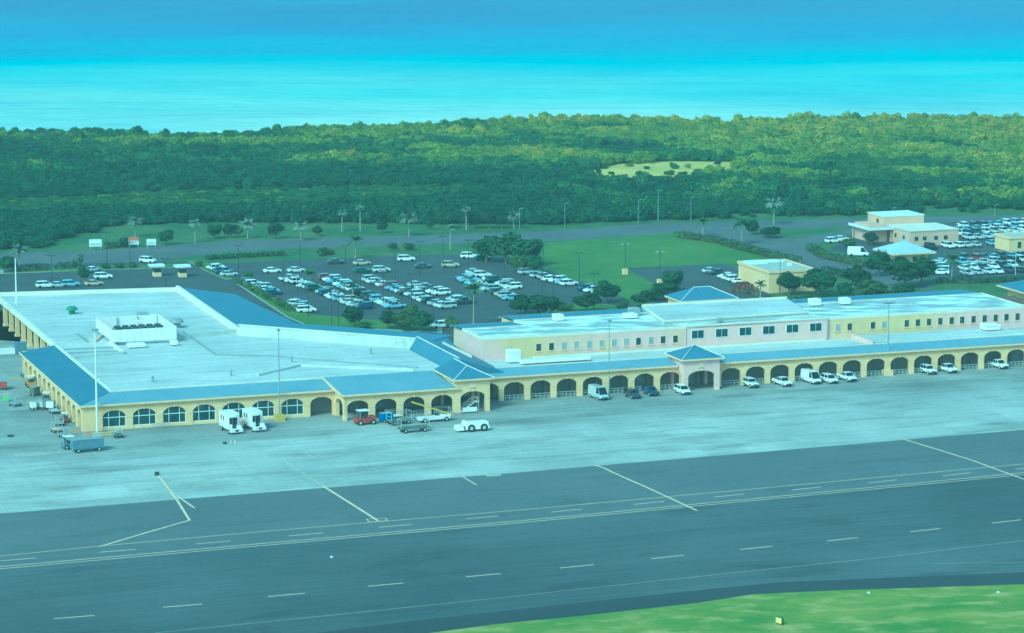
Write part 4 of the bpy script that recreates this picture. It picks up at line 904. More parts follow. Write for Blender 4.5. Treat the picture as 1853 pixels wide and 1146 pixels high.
# stairs under the tower arch
t = thing('stair_cart', 'white boarding steps on wheels under the cream tower arch', 'stairs', P(856, 752) + VX * 3, YAW)
for k in range(6): part(t, 'step', 'white_metal', (-1.6 + .45 * k, -1.15 + .45 * k, -.6, .6, .3 + .3 * k, .36 + .3 * k))
part(t, 'platform', 'white_metal', (1.11, 2.0, -.6, .6, 2.1, 2.18)); b_ = MB()
for y in (-.6, .6): b_.bar((-1.6, y, 1.2), (1.1, y, 3.0), .04); b_.bar((1.1, y, 3.0), (2.0, y, 3.0), .04); b_.bar((1.95, y, .3), (1.95, y, 3.0), .05); b_.bar((-1.6, y, .3), (-1.6, y, 1.2), .04)
b_.build('handrail', 'white_metal', t); part(t, 'frame', 'galvanised', (-1.7, 2.0, -.55, .55, .2, .3))
part(t, 'side_panel', 'white_metal', (-1.3, 1.6, -.66, -.61, .3, 1.2))
for x in (-1.3, 1.6):
    for y in (-.5, .5): wheel(t, x, y, .2, .12)
# barriers and small items
def barrier(label, px, py, rz, m, L=1.9):
    t = thing('barrier', label, 'barrier', P(px, py), rz, 'barriers at the hall corner')
    part(t, 'rail', m, (-L / 2, L / 2, -.03, .03, .8, 1.0)); part(t, 'rail', m, (-L / 2, L / 2, -.03, .03, .35, .55))
    for x in (-L / 2 + .15, L / 2 - .15): b_ = MB(); b_.bar((x, -.3, 0), (x, 0, 1.05), .04); b_.bar((x, .3, 0), (x, 0, 1.05), .04); b_.build('leg', 'tan_wall', t)
for i, (px, py, m) in enumerate(((160, 793, 'orange'), (176, 792, 'parapet'), (192, 791, 'yellow_paint'), (206, 789, 'parapet'), (135, 787, 'orange'))):
    barrier(['orange barrier left of the white corner mast', 'pale barrier at the foot of the white corner mast', 'yellow barrier just right of the white corner mast', 'pale barrier furthest right at the hall corner', 'leftmost orange barrier beside the side arcade end'][i], px, py, YAW + (.2 if i % 2 else -.1), m)
for i, (px, py) in enumerate(((283, 775), (299, 774))): barrier(['left', 'right'][i] + ' low rail before the second hall window', px, py, YAW, 'galvanised')
def crate(label, px, py, sx, sy, sz, m, cat='crate', rz=YAW, name='crate', m2='bark'):
    t = thing(name, label, cat, P(px, py), rz)
    b_ = MB(); b_.taper((-sx / 2, sx / 2, -sy / 2, sy / 2), (-sx / 2 * .96, sx / 2 * .96, -sy / 2 * .96, sy / 2 * .96), .12, sz); b_.build('box', m, t)
    part(t, 'runner', m2, (-sx / 2, sx / 2, -sy * .4, -sy * .25, 0, .12), (-sx / 2, sx / 2, sy * .25, sy * .4, 0, .12))
    part(t, 'lid', m, (-sx * .5, sx * .5, -sy * .5, sy * .5, sz + .002, sz + .06))
crate('black lidded box at the tip of the painted lead line', 284, 861, .8, .6, .6, 'dark_metal', rz=.3)
crate('leftmost dark chock box on the apron below the white trucks', 407, 804, .7, .5, .35, 'dark_metal')
crate('blue container by the back end of the side arcade', 37, 640, 2.6, 2.2, 2.4, 'slate_paint', 'container', name='container')
crate('dark box lying alone on the apron far left', 19, 791, 1.1, .6, .35, 'dark_metal')
crate('lime green lidded bin at far left edge of the apron', 11, 727, .9, .9, 1.1, 'lime', 'bin', name='bin')
crate('long low white trailer box behind the far left arcade', 10, 641, 8, 2.2, 1.1, 'white_metal', 'trailer', name='trailer', m2='dark_metal')
def cone(label, px, py):
    t = thing('traffic_cone', label, 'cone', P(px, py) + Vector((0, 0, .025)), 0, 'cones below the white trucks')
    part(t, 'base', 'bumper', (-.22, .22, -.22, .22, 0, .05)); b_ = MB(); b_.tube((0, 0, .05), (0, 0, .75), .17, .03, 10); b_.build('cone', 'white_metal', t)
    b_ = MB(); b_.tube((0, 0, .25), (0, 0, .42), .137, .103, 10); b_.build('band', 'orange', t)
cone('left traffic cone of the pair below the white trucks', 418, 804); cone('right traffic cone of the pair below the white trucks', 425, 803.5)
t = thing('airfield_sign', 'small yellow airfield sign in a dark frame on the near grass', 'sign', P(1411, 1131) + Vector((0, 0, .045)), R(-50)); t.scale = (.75, .75, .8)
part(t, 'case', 'dark_metal', (-.75, .75, -.22, .22, .18, 1.35)); part(t, 'face', 'sign_yellow', (-.66, .66, -.245, -.22, .28, 1.27)); part(t, 'leg', 'grey_metal', (-.6, -.5, -.08, .08, 0, .18)); part(t, 'leg', 'grey_metal', (.5, .6, -.08, .08, 0, .18))
part(t, 'end_post', 'galvanised', (-1.05, -.9, -.1, .1, 0, 1.2))
def edge_light(label, px, py, z):
    t = thing('taxiway_light', label, 'ground light', P(px, py) + Vector((0, 0, z)), 0)
    b_ = MB(); b_.tube((0, 0, 0), (0, 0, .06), .3, .24, 14); b_.build('base', 'concrete', t); b_ = MB(); b_.tube((0, 0, .06), (0, 0, .2), .2, .14, 10); b_.build('lens', 'lamp_lens', t)
edge_light('white ground light fixture alone on the dark taxiway', 600, 1009, .03); edge_light('pale ground light at the left of the near grass', 1572, 1074, .046); edge_light('pale ground light at the right of the near grass', 1806, 1073, .046)

# ------------------------------------------------------------------ landside buildings and furniture
def flat_building(name, label, px, py, sx, sy, h, m, rz, roofm='concrete', doors=()):
    t = thing(name, label, 'building', P(px, py), rz)
    part(t, 'wall', m, (0, sx, 0, sy, 0, h)); part(t, 'roof_deck', roofm, (.2, sx - .2, .2, sy - .2, h, h + .06))
    part(t, 'cornice', 'cream_trim', (-.25, sx + .25, -.25, .15, h - .35, h + .3)); part(t, 'cornice', 'cream_trim', (-.25, .15, .151, sy + .25, h - .35, h + .3))
    part(t, 'cornice', 'cream_trim', (.151, sx + .25, sy - .15, sy + .25, h - .35, h + .3)); part(t, 'cornice', 'cream_trim', (sx - .15, sx + .25, .151, sy - .151, h - .35, h + .3))
    return t
b1 = flat_building('cream_building', 'plain cream flat roofed building right of the side car park', 1391, 531, 12.5, 18.5, 5.3, 'cream', YAW)
part(b1, 'door', 'grey_metal', (6, 7.2, -.06, .0, 0, 2.3)); part(b1, 'door', 'tan_wall', (3, 4.2, -.06, .0, 0, 2.3)); part(b1, 'roof_light', 'frame_white', (.8, 5.5, 13, 17.5, 5.362, 5.8)); part(b1, 'roof_light', 'frame_white', (6.5, 11, 14.5, 17.5, 5.362, 5.65)); part(b1, 'vent', 'frame_white', (9, 10, 8, 9, 5.362, 6.0))
b2 = thing('tan_building', 'tan stucco rental building with a stepped upper floor', 'building', P(1646, 447), YAW)
part(b2, 'wall', 'tan_wall', (0, 15, 0, 14, 0, 4.2)); part(b2, 'upper_wall', 'tan_wall', (-1, 11.5, 14.01, 24, 0, 6.6)); part(b2, 'roof_slab', 'parapet', (-.2, 15.2, -.2, 14.005, 4.2, 4.4)); part(b2, 'upper_roof_slab', 'frame_white', (-1.2, 11.7, 13.9, 24.2, 6.6, 6.85))
part(b2, 'lower_wall', 'tan_wall', (-6, -1.01, 12, 22, 0, 4.6))
for x in (1.5, 4, 7.5, 10.5): part(b2, 'window', 'window_glass', (x, x + 1.1, -.05, .0, 1.6, 2.7))
for y in (3, 8): part(b2, 'window', 'window_glass', (-.05, .0, y, y + 1.1, 1.6, 2.7))
part(b2, 'window', 'window_glass', (-1.06, -1.005, 17, 18.4, 4.6, 5.7))
cn = thing('flat_canopy', 'flat white topped canopy on posts left of the tan building', 'canopy', P(1573, 441), YAW)
part(cn, 'roof', 'white_roof', (0, 14, 0, 13, 3.7, 4.15)); part(cn, 'fascia', 'frame_white', (-.15, 14.15, -.15, .05, 3.6, 4.3)); part(cn, 'fascia', 'frame_white', (-.15, .05, .051, 13.1, 3.6, 4.3))
for x in (.8, 7, 13.2):
    for y in (.8, 12): part(cn, 'post', 'tan_wall', (x - .15, x + .15, y - .15, y + .15, 0, 3.7))
b3 = thing('hip_pavilion', 'small cream pavilion with a pale blue hipped roof among trees', 'building', P(1620, 484), YAW)
part(b3, 'wall', 'cream', (0, 9.5, 0, 8.5, 0, 3.6))
mat('pale_blue_roof', (.44, .48, .52), (.48, .52, .56), .3, rough=.5)
for (A, B), nn in ((((-1.6, -1.6), (11.1, -1.6)), (0, 1)), (((11.1, -1.6), (11.1, 10.1)), (-1, 0)), (((11.1, 10.1), (-1.6, 10.1)), (0, -1)), (((-1.6, 10.1), (-1.6, -1.6)), (1, 0))):
    L = (Vector(B) - Vector(A)).length; roof('roof', A, B, nn, 5.85 if nn[0] == 0 else 6.35, 3.7, 6.3, L / 2, L / 2, 'pale_blue_roof', b3, 1.2)
part(b3, 'finial', 'pale_blue_roof', (4.4, 5.1, 3.9, 4.6, 6.1, 6.6))
for x in (1.5, 5): part(b3, 'window', 'window_glass', (x, x + 1.2, -.05, 0, 1.2, 2.6))
b4 = flat_building('yellow_building', 'small cream flat block at right edge among rental cars', 1826, 456, 12, 8, 3.8, 'cream', YAW); part(b4, 'door', 'window_glass', (2.6, 3.6, -.06, 0, .9, 2.6)); 
def booth(label, px, py):
    t = thing('ticket_booth', label, 'booth', P(px, py), YAW, 'car park ticket booths')
    part(t, 'cabin', 'cream', (-.9, .9, -1.2, 1.2, 0, 1.1)); part(t, 'glazing', 'window_glass', (-.85, .85, -1.15, 1.15, 1.1, 2.2)); part(t, 'roof', 'frame_white', (-1.9, 1.9, -1.9, 1.9, 2.6, 3.0)); part(t, 'fascia_top', 'cream', (-.88, .88, -1.18, 1.18, 2.2, 2.6))
booth('left white roofed ticket booth at the car park entrance', 284, 500); booth('right white roofed ticket booth at the car park entrance', 330, 501)
def billboard(label, px, py, wd, h, red=False):
    t = thing('billboard', label, 'billboard', P(px, py), YAW * .3, 'roadside boards')
    part(t, 'board', 'frame_white', (-wd / 2, wd / 2, -.08, .08, 1.0, h))
    if red: part(t, 'header', 'board_red', (-wd / 2, wd / 2, -.11, -.082, h * .68, h))
    for k in range(3): part(t, 'printed_band', 'galvanised', (-wd * .42, wd * .42, -.1, -.082, 1.3 + k * (h * .62 - 1.2) / 3, 1.48 + k * (h * .62 - 1.2) / 3))
    for x in (-wd * .4, wd * .4): part(t, 'post', 'grey_metal', (x - .09, x + .09, -.05, .05, 0, 1.0))
billboard('leftmost white roadside board with grey lines', 173, 453, 3.4, 3.0); billboard('roadside board with a red top half, middle of three', 242, 449, 2.9, 3.0, True); billboard('rightmost white roadside board beside the dark bush', 274, 450, 2.6, 2.6)
def lamp(label, px, py, h, base=None, m='dark_metal', grp='car park lamp posts'):
    t = thing('lamp_post', label, 'lamp post', P(px, py), YAW, grp)
    b_ = MB(); b_.tube((0, 0, 0), (0, 0, h), .11 if base is None and h > 7.2 else .08, .07, 8); b_.build('pole', m, t); road_ = grp.startswith('posts'); b_ = MB(); b_.box(-.1 if road_ else -.75, .75, -.05, .05, h - .06, h + .04); b_.build('arm', m, t)
    for x in ((.8,) if road_ else (-.8, .8)): part(t, 'lamp_head', m if base is None else 'galvanised', (x - .35, x + .35, -.18, .18, h + .0, h + .16))
    if base: part(t, 'footing', base, (-.6, .6, -.6, .6, 0, 1.5))
for i, (px, py, h) in enumerate([(558, 575, 9), (600, 588, 9), (613, 590, 8), (539, 560, 8), (653, 545, 8.5), (694, 556, 9), (715, 520, 9), (760, 500, 9), (802, 490, 9), (913, 515, 8.5), (981, 545, 8.5), (745, 565, 9), (784, 588, 9), (848, 490, 8), (983, 500, 8), (1001, 545, 8), (626, 505, 8.5), (514, 520, 8), (543, 485, 8), (432, 500, 8), (300, 530, 8.5), (236, 500, 8.5), (194, 475, 8), (94, 520, 8), (1411, 530, 8.5), (1075, 560, 8.5)]):
    lamp(['dark lamp post at lower left of main car park, tallest in view', 'dark lamp post on the grass strip behind the terminal roof, left one', 'dark lamp post close beside another on the grass strip', 'dark post rising from the lower left parked cars', 'dark lamp post inside the left double row of cars', 'dark lamp post between left and middle double rows', 'dark lamp post at top of the middle double row', 'dark lamp post just above the middle rows', 'dark lamp post left of the lone beige suv', 'dark lamp post near far end of right double row', 'dark lamp post in front of the lawn edge cars', 'dark lamp post at the near end of left double row', 'dark lamp post near the white suv at the kerb', 'dark lamp post at the big tree clump left side', 'dark lamp post where the lawn edge row begins', 'dark lamp post beside near trees right of car park', 'dark lamp post above the left double row', 'dark lamp post at far end of left double row', 'dark lamp post near the top kerb left of centre', 'dark lamp post by the top left corner cars', 'dark lamp post beside the left ticket booth lane', 'dark lamp post on the hedge island left', 'dark lamp post near the leftmost roadside board', 'dark lamp post behind four cars at hall roof', 'dark lamp post before the cream flat roofed building', 'dark lamp post behind the long upper roof left of lawn'][i], px, py, h)
lamp('lamp post with cream footing, middle of the lawn', 1131, 497, 7.8, 'cream'); lamp('lamp post with cream footing near the rear hipped roof', 1194, 516, 8.4, 'cream'); lamp('dark lamp post on the lawn without visible footing', 1048, 514, 7.8)
lamp('grey lamp post at the rental car park front', 1837, 508, 13, m='galvanised'); lamp('dark lamp post at left edge of rental rows', 1753, 507, 8)
for i, (px, py, h) in enumerate([(1155, 405, 7), (1191, 400, 9), (1022, 412, 7), (940, 415, 6), (1250, 400, 7), (1615, 398, 3.5), (1800, 392, 3.5)]):
    lamp(['second tallest roadside post left of the bend', 'tallest roadside post at the wood edge', 'roadside post behind the lawn left', 'roadside post right of the big tree clump', 'roadside post before the palm on the verge', 'short post by the road behind tan building', 'short post by the road at far right'][i], px, py, h, m='grey_metal', grp='posts along the perimeter road')

# ------------------------------------------------------------------ VEGETATION
def leafblob(mb, rr_, cx, cy, cz, rx, ry, rz, n, s, up=.4):
    for _ in range(n):
        while True:
            x, y, z = rr_.uniform(-1, 1), rr_.uniform(-1, 1), rr_.uniform(-1, 1); q = x * x + y * y + z * z
            if .05 < q < 1: break
        k = (q ** -.5) * rr_.uniform(.72, 1.04); x *= k; y *= k; z *= k
        c = Vector((cx + x * rx, cy + y * ry, cz + z * rz)); nrm = Vector((x + rr_.gauss(0, .5), y + rr_.gauss(0, .5), z + up + rr_.gauss(0, .5))).normalized()
        a = nrm.orthogonal().normalized(); a = (Matrix.Rotation(rr_.uniform(0, 6.28), 3, nrm) @ a); b = nrm.cross(a); ss = s * rr_.uniform(.6, 1.25)
        mb.quad(c - a * ss, c - b * ss * .6, c + a * ss, c + b * ss * .6)
def crown_mesh(name, m, seed, lobes, n, s, R_=(1, 1, 1), core=True):
    rr_ = random.Random(seed); mb = MB()
    for k in range(lobes):
        a = rr_.uniform(0, 6.28); q = rr_.uniform(.15, .62) if k else 0
        cx, cy, cz = math.cos(a) * q * R_[0], math.sin(a) * q * R_[1], rr_.uniform(-.35, .45) * R_[2]
        f = rr_.uniform(.36, .58) if k else .68
        leafblob(mb, rr_, cx, cy, cz, f * R_[0], f * R_[1], f * R_[2] * .9, n, s)
        if core:   # shaded inner twigs and leaves so the crown is not hollow
            leafblob(mb, rr_, cx, cy, cz, f * R_[0] * .6, f * R_[1] * .6, f * R_[2] * .55, n // 4, s * 1.5)
    return mb.mesh(name, m)
CROWNS = {}
for sp_, m in (('dark', 'leaf_dark'), ('mid', 'leaf_mid'), ('light', 'leaf_light'), ('grey', 'leaf_grey'), ('pink', 'flower_pink')):
    CROWNS[sp_] = [crown_mesh('crown_' + sp_, m, 30 + k, 9, 170, .13) for k in range(3)]
def trunk_mesh(h, r):
    mb = MB(); mb.tube((0, 0, 0), (0, .02 * h, h * .6), r, r * .7, 8)
    for k in range(5):
        a = 1.26 * k + .3; mb.tube((0, .02 * h, h * (.5 + .02 * k)), (math.cos(a) * h * .28, math.sin(a) * h * .28, h * (.95 + .05 * (k % 2))), r * .5, r * .15, 6)
    return mb.mesh('trunk', 'bark')
TRUNKS = trunk_mesh(1, .06)
rt = random.Random(5)
def tree(label, px, py, w_, h, sp_='dark', name=None, group='trees around the car parks', low=.12):
    t = thing(name or ('shrub' if h < 3 else 'broadleaf_tree'), label, 'shrub' if h < 3 else 'tree', P(px, py), rt.uniform(0, 6.28), group); w_ *= 1.15; h *= 1.12
    c = link('crown', rt.choice(CROWNS[sp_]), t, (0, 0, h * (low + (1 - low) / 2))); c.scale = (w_ / 2, w_ / 2, h * (1 - low) / 2)
    tk = link('trunk', TRUNKS, t); tk.scale = (h * .6, h * .6, h * (low + .35 * (1 - low)) )
    return t
def palm_mesh(seed, n, L, droop, m):
    rr_ = random.Random(seed); mb = MB()
    for k in range(n):
        a = 6.283 * k / n + rr_.uniform(-.2, .2); el = rr_.uniform(-.15, 1.1); d = Vector((math.cos(a), math.sin(a), 0)); side = Vector((-d.y, d.x, 0))
        prev = Vector((0, 0, 0)); l = L * rr_.uniform(.8, 1.1); dirv = d * math.cos(el) + Vector((0, 0, math.sin(el)))
        for i in range(6):
            nx = prev + dirv * l / 6; wa = l * .15 * math.sin(math.pi * (i + .3) / 6.6); wb = l * .15 * math.sin(math.pi * min(1, (i + 1.3) / 6.6))
            for s in (-1, 1):
                mb.quad(prev, nx, nx + side * s * wb - Vector((0, 0, wb * .6)), prev + side * s * wa - Vector((0, 0, wa * .6)))
            prev = nx; dirv = (dirv - Vector((0, 0, droop * (i + 1) / 6))).normalized()
    return mb.mesh('fronds', m)
PALMS = {'green': [palm_mesh(3, 20, 1, .5, 'leaf_palm'), palm_mesh(4, 22, 1, .6, 'leaf_dark')], 'grey': [palm_mesh(8, 26, 1, .4, 'leaf_grey')]}
ptm = MB(); ptm.tube((0, 0, 0), (.01, 0, .5), .035, .026, 8); ptm.tube((.01, 0, .49), (.015, 0, 1), .026, .02, 8); PT = ptm.mesh('trunk', 'palm_bark')
def palm(label, px, py, h, L=2.6, kind='green'):
    t = thing('palm_tree', label, 'palm', P(px, py), rt.uniform(0, 6.28), 'palms around the car parks')
    tk = link('trunk', PT, t); tk.scale = (7, 7, h); c = link('fronds', rt.choice(PALMS[kind]), t, (.1, 0, h)); c.scale = (L, L, L)
for a in [('grey fan palm at the far left behind the left car park', 36, 483, 4.4, 3.0, 'grey'), ('grey fan palm left of centre beyond the road', 545, 436, 4, 2.7, 'grey'), ('grey fan palm above the top of the main car park', 740, 428, 5, 3.2, 'grey'),
          ('grey fan palm behind the red topped board', 245, 430, 4.5, 2.8, 'grey'), ('grey palm left of the first roadside trees', 448, 432, 4, 2.9, 'grey'), ('grey palm at the wood edge right of the bend', 1400, 408, 6.5, 3.2, 'grey'), ('grey palm at the wood edge behind the lawn', 930, 414, 3.5, 2.6, 'grey'),
          ('dark palm standing on the near verge of the main car park', 643, 468, 4.8, 2.8), ('slim palm at the top of the left double row', 562, 521, 3.6, 2.3), ('palm inside the left double row among cars', 638, 538, 3.2, 2.2), ('big drooping palm at near right of the main car park', 857, 592, 8.6, 3.4),
          ('tall palm on the verge left of the service road hedge', 1342, 444, 6.2, 3.2), ('shorter palm left of the service road palm', 1272, 428, 4, 2.5), ('palm in front of the rental rows', 1722, 505, 5.0, 2.8), ('small palm against the cream building wall', 1376, 540, 3.4, 1.8), ('palm behind the white boards, left', 353, 440, 5.5, 2.2, 'grey'),
          ('tall slim palm standing at the wood edge left of centre', 619, 420, 5.5, 1.7, 'grey'), ('tall slim palm right of another at the wood edge', 652, 418, 6.5, 1.8, 'grey'), ('slim palm above the big tree clump', 844, 417, 6, 1.9, 'grey'), ('leaning palm on the verge above the beige suv', 815, 452, 6, 2.0, 'grey')]:
    palm(*a)
TREES = [  # label, px, py, width, height, species
 ('dark round street tree at left end of the far row', 388, 432, 5, 4.2, 'dark'), ('second dark street tree of the far row', 414, 431, 4.2, 4, 'dark'), ('street tree of the far row before the grey palm', 430, 430, 3.6, 3.6, 'mid'),
 ('street tree just left of the left central grey palm', 496, 433, 4.5, 5, 'dark'), ('tree right of the left central grey palm', 575, 428, 3.4, 3.2, 'dark'), ('small tree left of the tallest grey palm', 692, 422, 4, 4, 'dark'), ('small round tree right of the tallest grey palm', 778, 416, 3, 2.9, 'dark'),
 ('first dark tree behind the big clump at the road', 808, 414, 5, 4.6, 'dark'), ('second dark tree behind the big clump at the road', 857, 414, 5, 4.8, 'dark'), ('third dark tree behind the big clump at the road', 884, 414, 5, 5.2, 'dark'), ('fourth dark tree behind the big clump at the road', 908, 414, 4.6, 4.6, 'dark'),
 ('leftmost big tree of the clump beside the lawn', 880, 474, 9.5, 7, 'dark'), ('tallest tree in the middle of the clump beside the lawn', 915, 478, 10.5, 8.2, 'dark'), ('rightmost big tree of the clump beside the lawn', 952, 482, 10, 7.6, 'dark'), ('low lighter tree at the foot of the clump beside the lawn', 940, 494, 7, 4.6, 'mid'), ('bushy tree at the lower right of the clump', 968, 496, 6, 5, 'dark'),
 ('broad tree behind upper roof at left of the near trees', 950, 572, 8, 5.2, 'dark'), ('broad tree behind upper roof beside lawn edge cars', 985, 574, 9, 5.4, 'dark'), ('tree at near corner of main car park before upper roof', 1062, 566, 6.5, 5, 'dark'), ('dark tree at the lawn corner beyond the upper roof', 1097, 549, 6.5, 5.6, 'dark'), ('low spreading tree left of the rear hipped roof', 1166, 556, 6, 4, 'dark'), ('tree just behind the left of the rear hipped roof', 1216, 528, 6.5, 5.5, 'dark'), ('shrubby tree touching the rear hipped roof left slope', 1200, 542, 7, 4, 'dark'),
 ('round tree on grass strip, left of three behind hall', 641, 592, 5.4, 5, 'dark'), ('dark dense tree at the hall rear strip centre', 702, 596, 5, 4.6, 'dark'), ('wide low tree behind the diagonal roof', 733, 600, 6.5, 4.4, 'mid'), ('tree beside the waiting white suv', 762, 602, 6, 5, 'dark'), ('small tree right of the waiting white suv', 818, 600, 3.4, 3.6, 'mid'), ('small tree left of the waiting suv on the strip', 745, 582, 4.5, 4.2, 'mid'),
 ('round clipped tree before the cream building', 1428, 534, 6.3, 5.8, 'dark'), ('big bushy tree at right end of the cream building', 1483, 536, 10, 7, 'dark'), ('small round tree on the grass right of cream building', 1530, 541, 5, 4, 'dark'), ('tree in front of the service road hedge, right', 1556, 528, 7, 6.4, 'dark'), ('wide tree just left of the hipped pavilion', 1590, 500, 7.5, 6.5, 'dark'), ('low wide tree at the foot of the pavilion', 1577, 540, 8.5, 5, 'mid'), ('large dark tree before the pavilion, left crown', 1637, 522, 9.5, 8, 'dark'), ('large dark tree before the pavilion, right crown', 1668, 516, 8.5, 7.2, 'dark'), ('low tree under the pavilion trees', 1634, 540, 7, 4, 'dark'),
 ('dark tree right of the service road palm', 1362, 426, 5, 4.4, 'dark'), ('spreading low tree beyond the service road palm', 1392, 431, 7, 3.4, 'dark'), ('tree before the flat canopy', 1577, 444, 5, 3.6, 'dark'), ('tree left of the tan building', 1537, 452, 4.6, 3, 'mid'),
 ('dark bush right of the rightmost roadside board', 300, 444, 5.5, 4.5, 'dark'), ('shrubby tree behind the middle board', 228, 447, 5, 2.8, 'dark'), ('tree in the hedge island at far left', 16, 492, 6, 4, 'dark'), ('round tree in the left hedge island', 140, 484, 4, 4, 'grey'), ('slim dark tree at the back of the left car park', 152, 512, 3, 4.6, 'dark')]
for a in TREES: tree(*a)
# hedges and shrub rows
def hedge(label, pts, wd, h, sp_='dark'):
    t = thing('hedge', label, 'hedge', P(*pts[0]), 0); A = P(*pts[0]); rr_ = random.Random(len(label)); mb = MB()
    for a, b in zip(pts[:-1], pts[1:]):
        a = P(*a); b = P(*b); n = max(2, int((b - a).length / 1.3))
        for k in range(n):
            p = a.lerp(b, k / n) - A; leafblob(mb, rr_, p.x, p.y, h * .5, wd / 2 * rr_.uniform(.85, 1.15), wd / 2 * rr_.uniform(.85, 1.15), h * .55 * rr_.uniform(.85, 1.15), 60, .32)
    mb.build('foliage', {'dark': 'leaf_dark', 'mid': 'leaf_mid', 'pink': 'flower_pink'}[sp_], t)
    sb = MB()
    for a, b in zip(pts[:-1], pts[1:]):
        a = P(*a) - A; b = P(*b) - A; bar2(a.xy, b.xy, .25, 0, h * .4, sb)
    sb.build('stems', 'bark', t)
hedge('long clipped hedge between the lawn and the service road', [(1230, 430), (1300, 441), (1400, 468), (1450, 477)], 3.4, 2.0, 'mid')
hedge('clipped hedge right of the service road', [(1467, 452), (1490, 467), (1560, 483), (1605, 489)], 3.4, 2.0, 'mid')
hedge('lower hedge beyond the cream building', [(1495, 495), (1560, 508)], 3.2, 1.9)
hedge('row of bushes along the left car park, left stretch', [(30, 492), (90, 489)], 2.6, 1.8); hedge('row of bushes along the left car park, right stretch', [(108, 487), (150, 485)], 2.6, 1.8)
hedge('dark planted strip behind the leftmost board', [(195, 450), (232, 446)], 2.6, 1.7)
hedge('low bushes along the top kerb of the main car park, left', [(380, 470), (480, 464), (520, 462)], 2.2, 1.3); hedge('low bushes along the top kerb, right', [(580, 463), (605, 461)], 2.6, 1.8)
hedge('bushes along the curving kerb left of the parked cars', [(432, 513), (480, 538), (530, 566)], 2.4, 1.4, 'mid')
hedge('pinkish flowering bushes beside the cream building', [(1330, 528), (1372, 535)], 3.4, 2, 'pink')
hedge('dark hedge running behind the upper roof right', [(1440, 548), (1560, 541), (1640, 536)], 2.6, 1.6)
hedge('hedge along the front of the rental rows', [(1700, 512), (1760, 513), (1880, 508)], 2.4, 1.5)
SH = 'shrubs in the car park'
for i, (px, py, w_, h) in enumerate(((192, 487, 3, 1.6), (215, 486, 3.4, 1.6), (240, 485, 3, 1.6), (450, 505, 2.6, 2.0), (360, 484, 2.6, 1.8), (710, 452, 3, 2.2), (740, 453, 4, 2), (590, 462, 3, 2.2), (660, 598, 3.5, 2), (1020, 563, 5, 2.4), (1125, 561, 4, 2.2))):
    tree(['leftmost of three small shrubs on the hedge island', 'middle of three small shrubs on the hedge island', 'rightmost of three small shrubs on the hedge island', 'shrub at the curve above the left kerb row', 'shrub beside the right ticket booth', 'left shrub on the verge above the car park centre', 'right shrub on the verge above the car park centre', 'shrub at the top kerb left of the near verge palm', 'shrub right of the leftmost strip tree', 'low shrub in the near island behind upper roof', 'low shrub right of the near island trees'][i], px, py, w_, h, 'mid', group=SH, low=.05)

# the wood between the road and the sea: one mass, grown on scattered points
EDGE = [(-120, 462), (0, 452), (75, 449), (140, 424), (260, 408), (420, 402), (700, 405), (1000, 407), (1180, 399), (1400, 393), (1853, 382), (2000, 380)]
edge_w = [P(x, y) for x, y in EDGE]
edge_w = [Vector((-420, edge_w[0].y - 25, 0))] + edge_w + [Vector((420, edge_w[-1].y + 20, 0))]
def edge_y(x):
    for a, b in zip(edge_w[:-1], edge_w[1:]):
        if a.x <= x <= b.x: return a.y + (b.y - a.y) * (x - a.x) / (b.x - a.x)
    return 890
def pxof(X, Y, Z=0):
    dz = Z - CAM_H; fw = Y * math.cos(TILT) - dz * math.sin(TILT); up = Y * math.sin(TILT) + dz * math.cos(TILT)
    return CX + F_PX * X / fw, CY - F_PX * up / fw
clear1 = [P(x, y) for x, y in ((1050, 312), (1120, 297), (1230, 292), (1340, 294), (1340, 318), (1200, 334), (1090, 338))]
clear2 = [P(x, y) for x, y in ((-100, 366), (100, 362), (300, 350), (500, 343), (840, 339), (835, 362), (500, 378), (300, 388), (-100, 396))]
sheet('clearing', clear1, .03, 'meadow'); sheet('scrub_strip', clear2, .03, 'lawn')
def inside(p, poly):
    c = False; j = len(poly) - 1
    for i in range(len(poly)):
        a, b = poly[i], poly[j]
        if (a.y > p[1]) != (b.y > p[1]) and p[0] < (b.x - a.x) * (p[1] - a.y) / (b.y - a.y) + a.x: c = not c
        j = i
    return c
protos = []
for i, m in enumerate(('wood_shaded', 'wood_mid', 'wood_lit', 'wood_sunlit')):
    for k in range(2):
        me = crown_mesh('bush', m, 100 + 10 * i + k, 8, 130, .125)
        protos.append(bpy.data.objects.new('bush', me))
from mathutils import noise as mn
rw = random.Random(21)
ptsv, scl, idx, rot = [], [], [], []
step = 3.1
y = 770.0
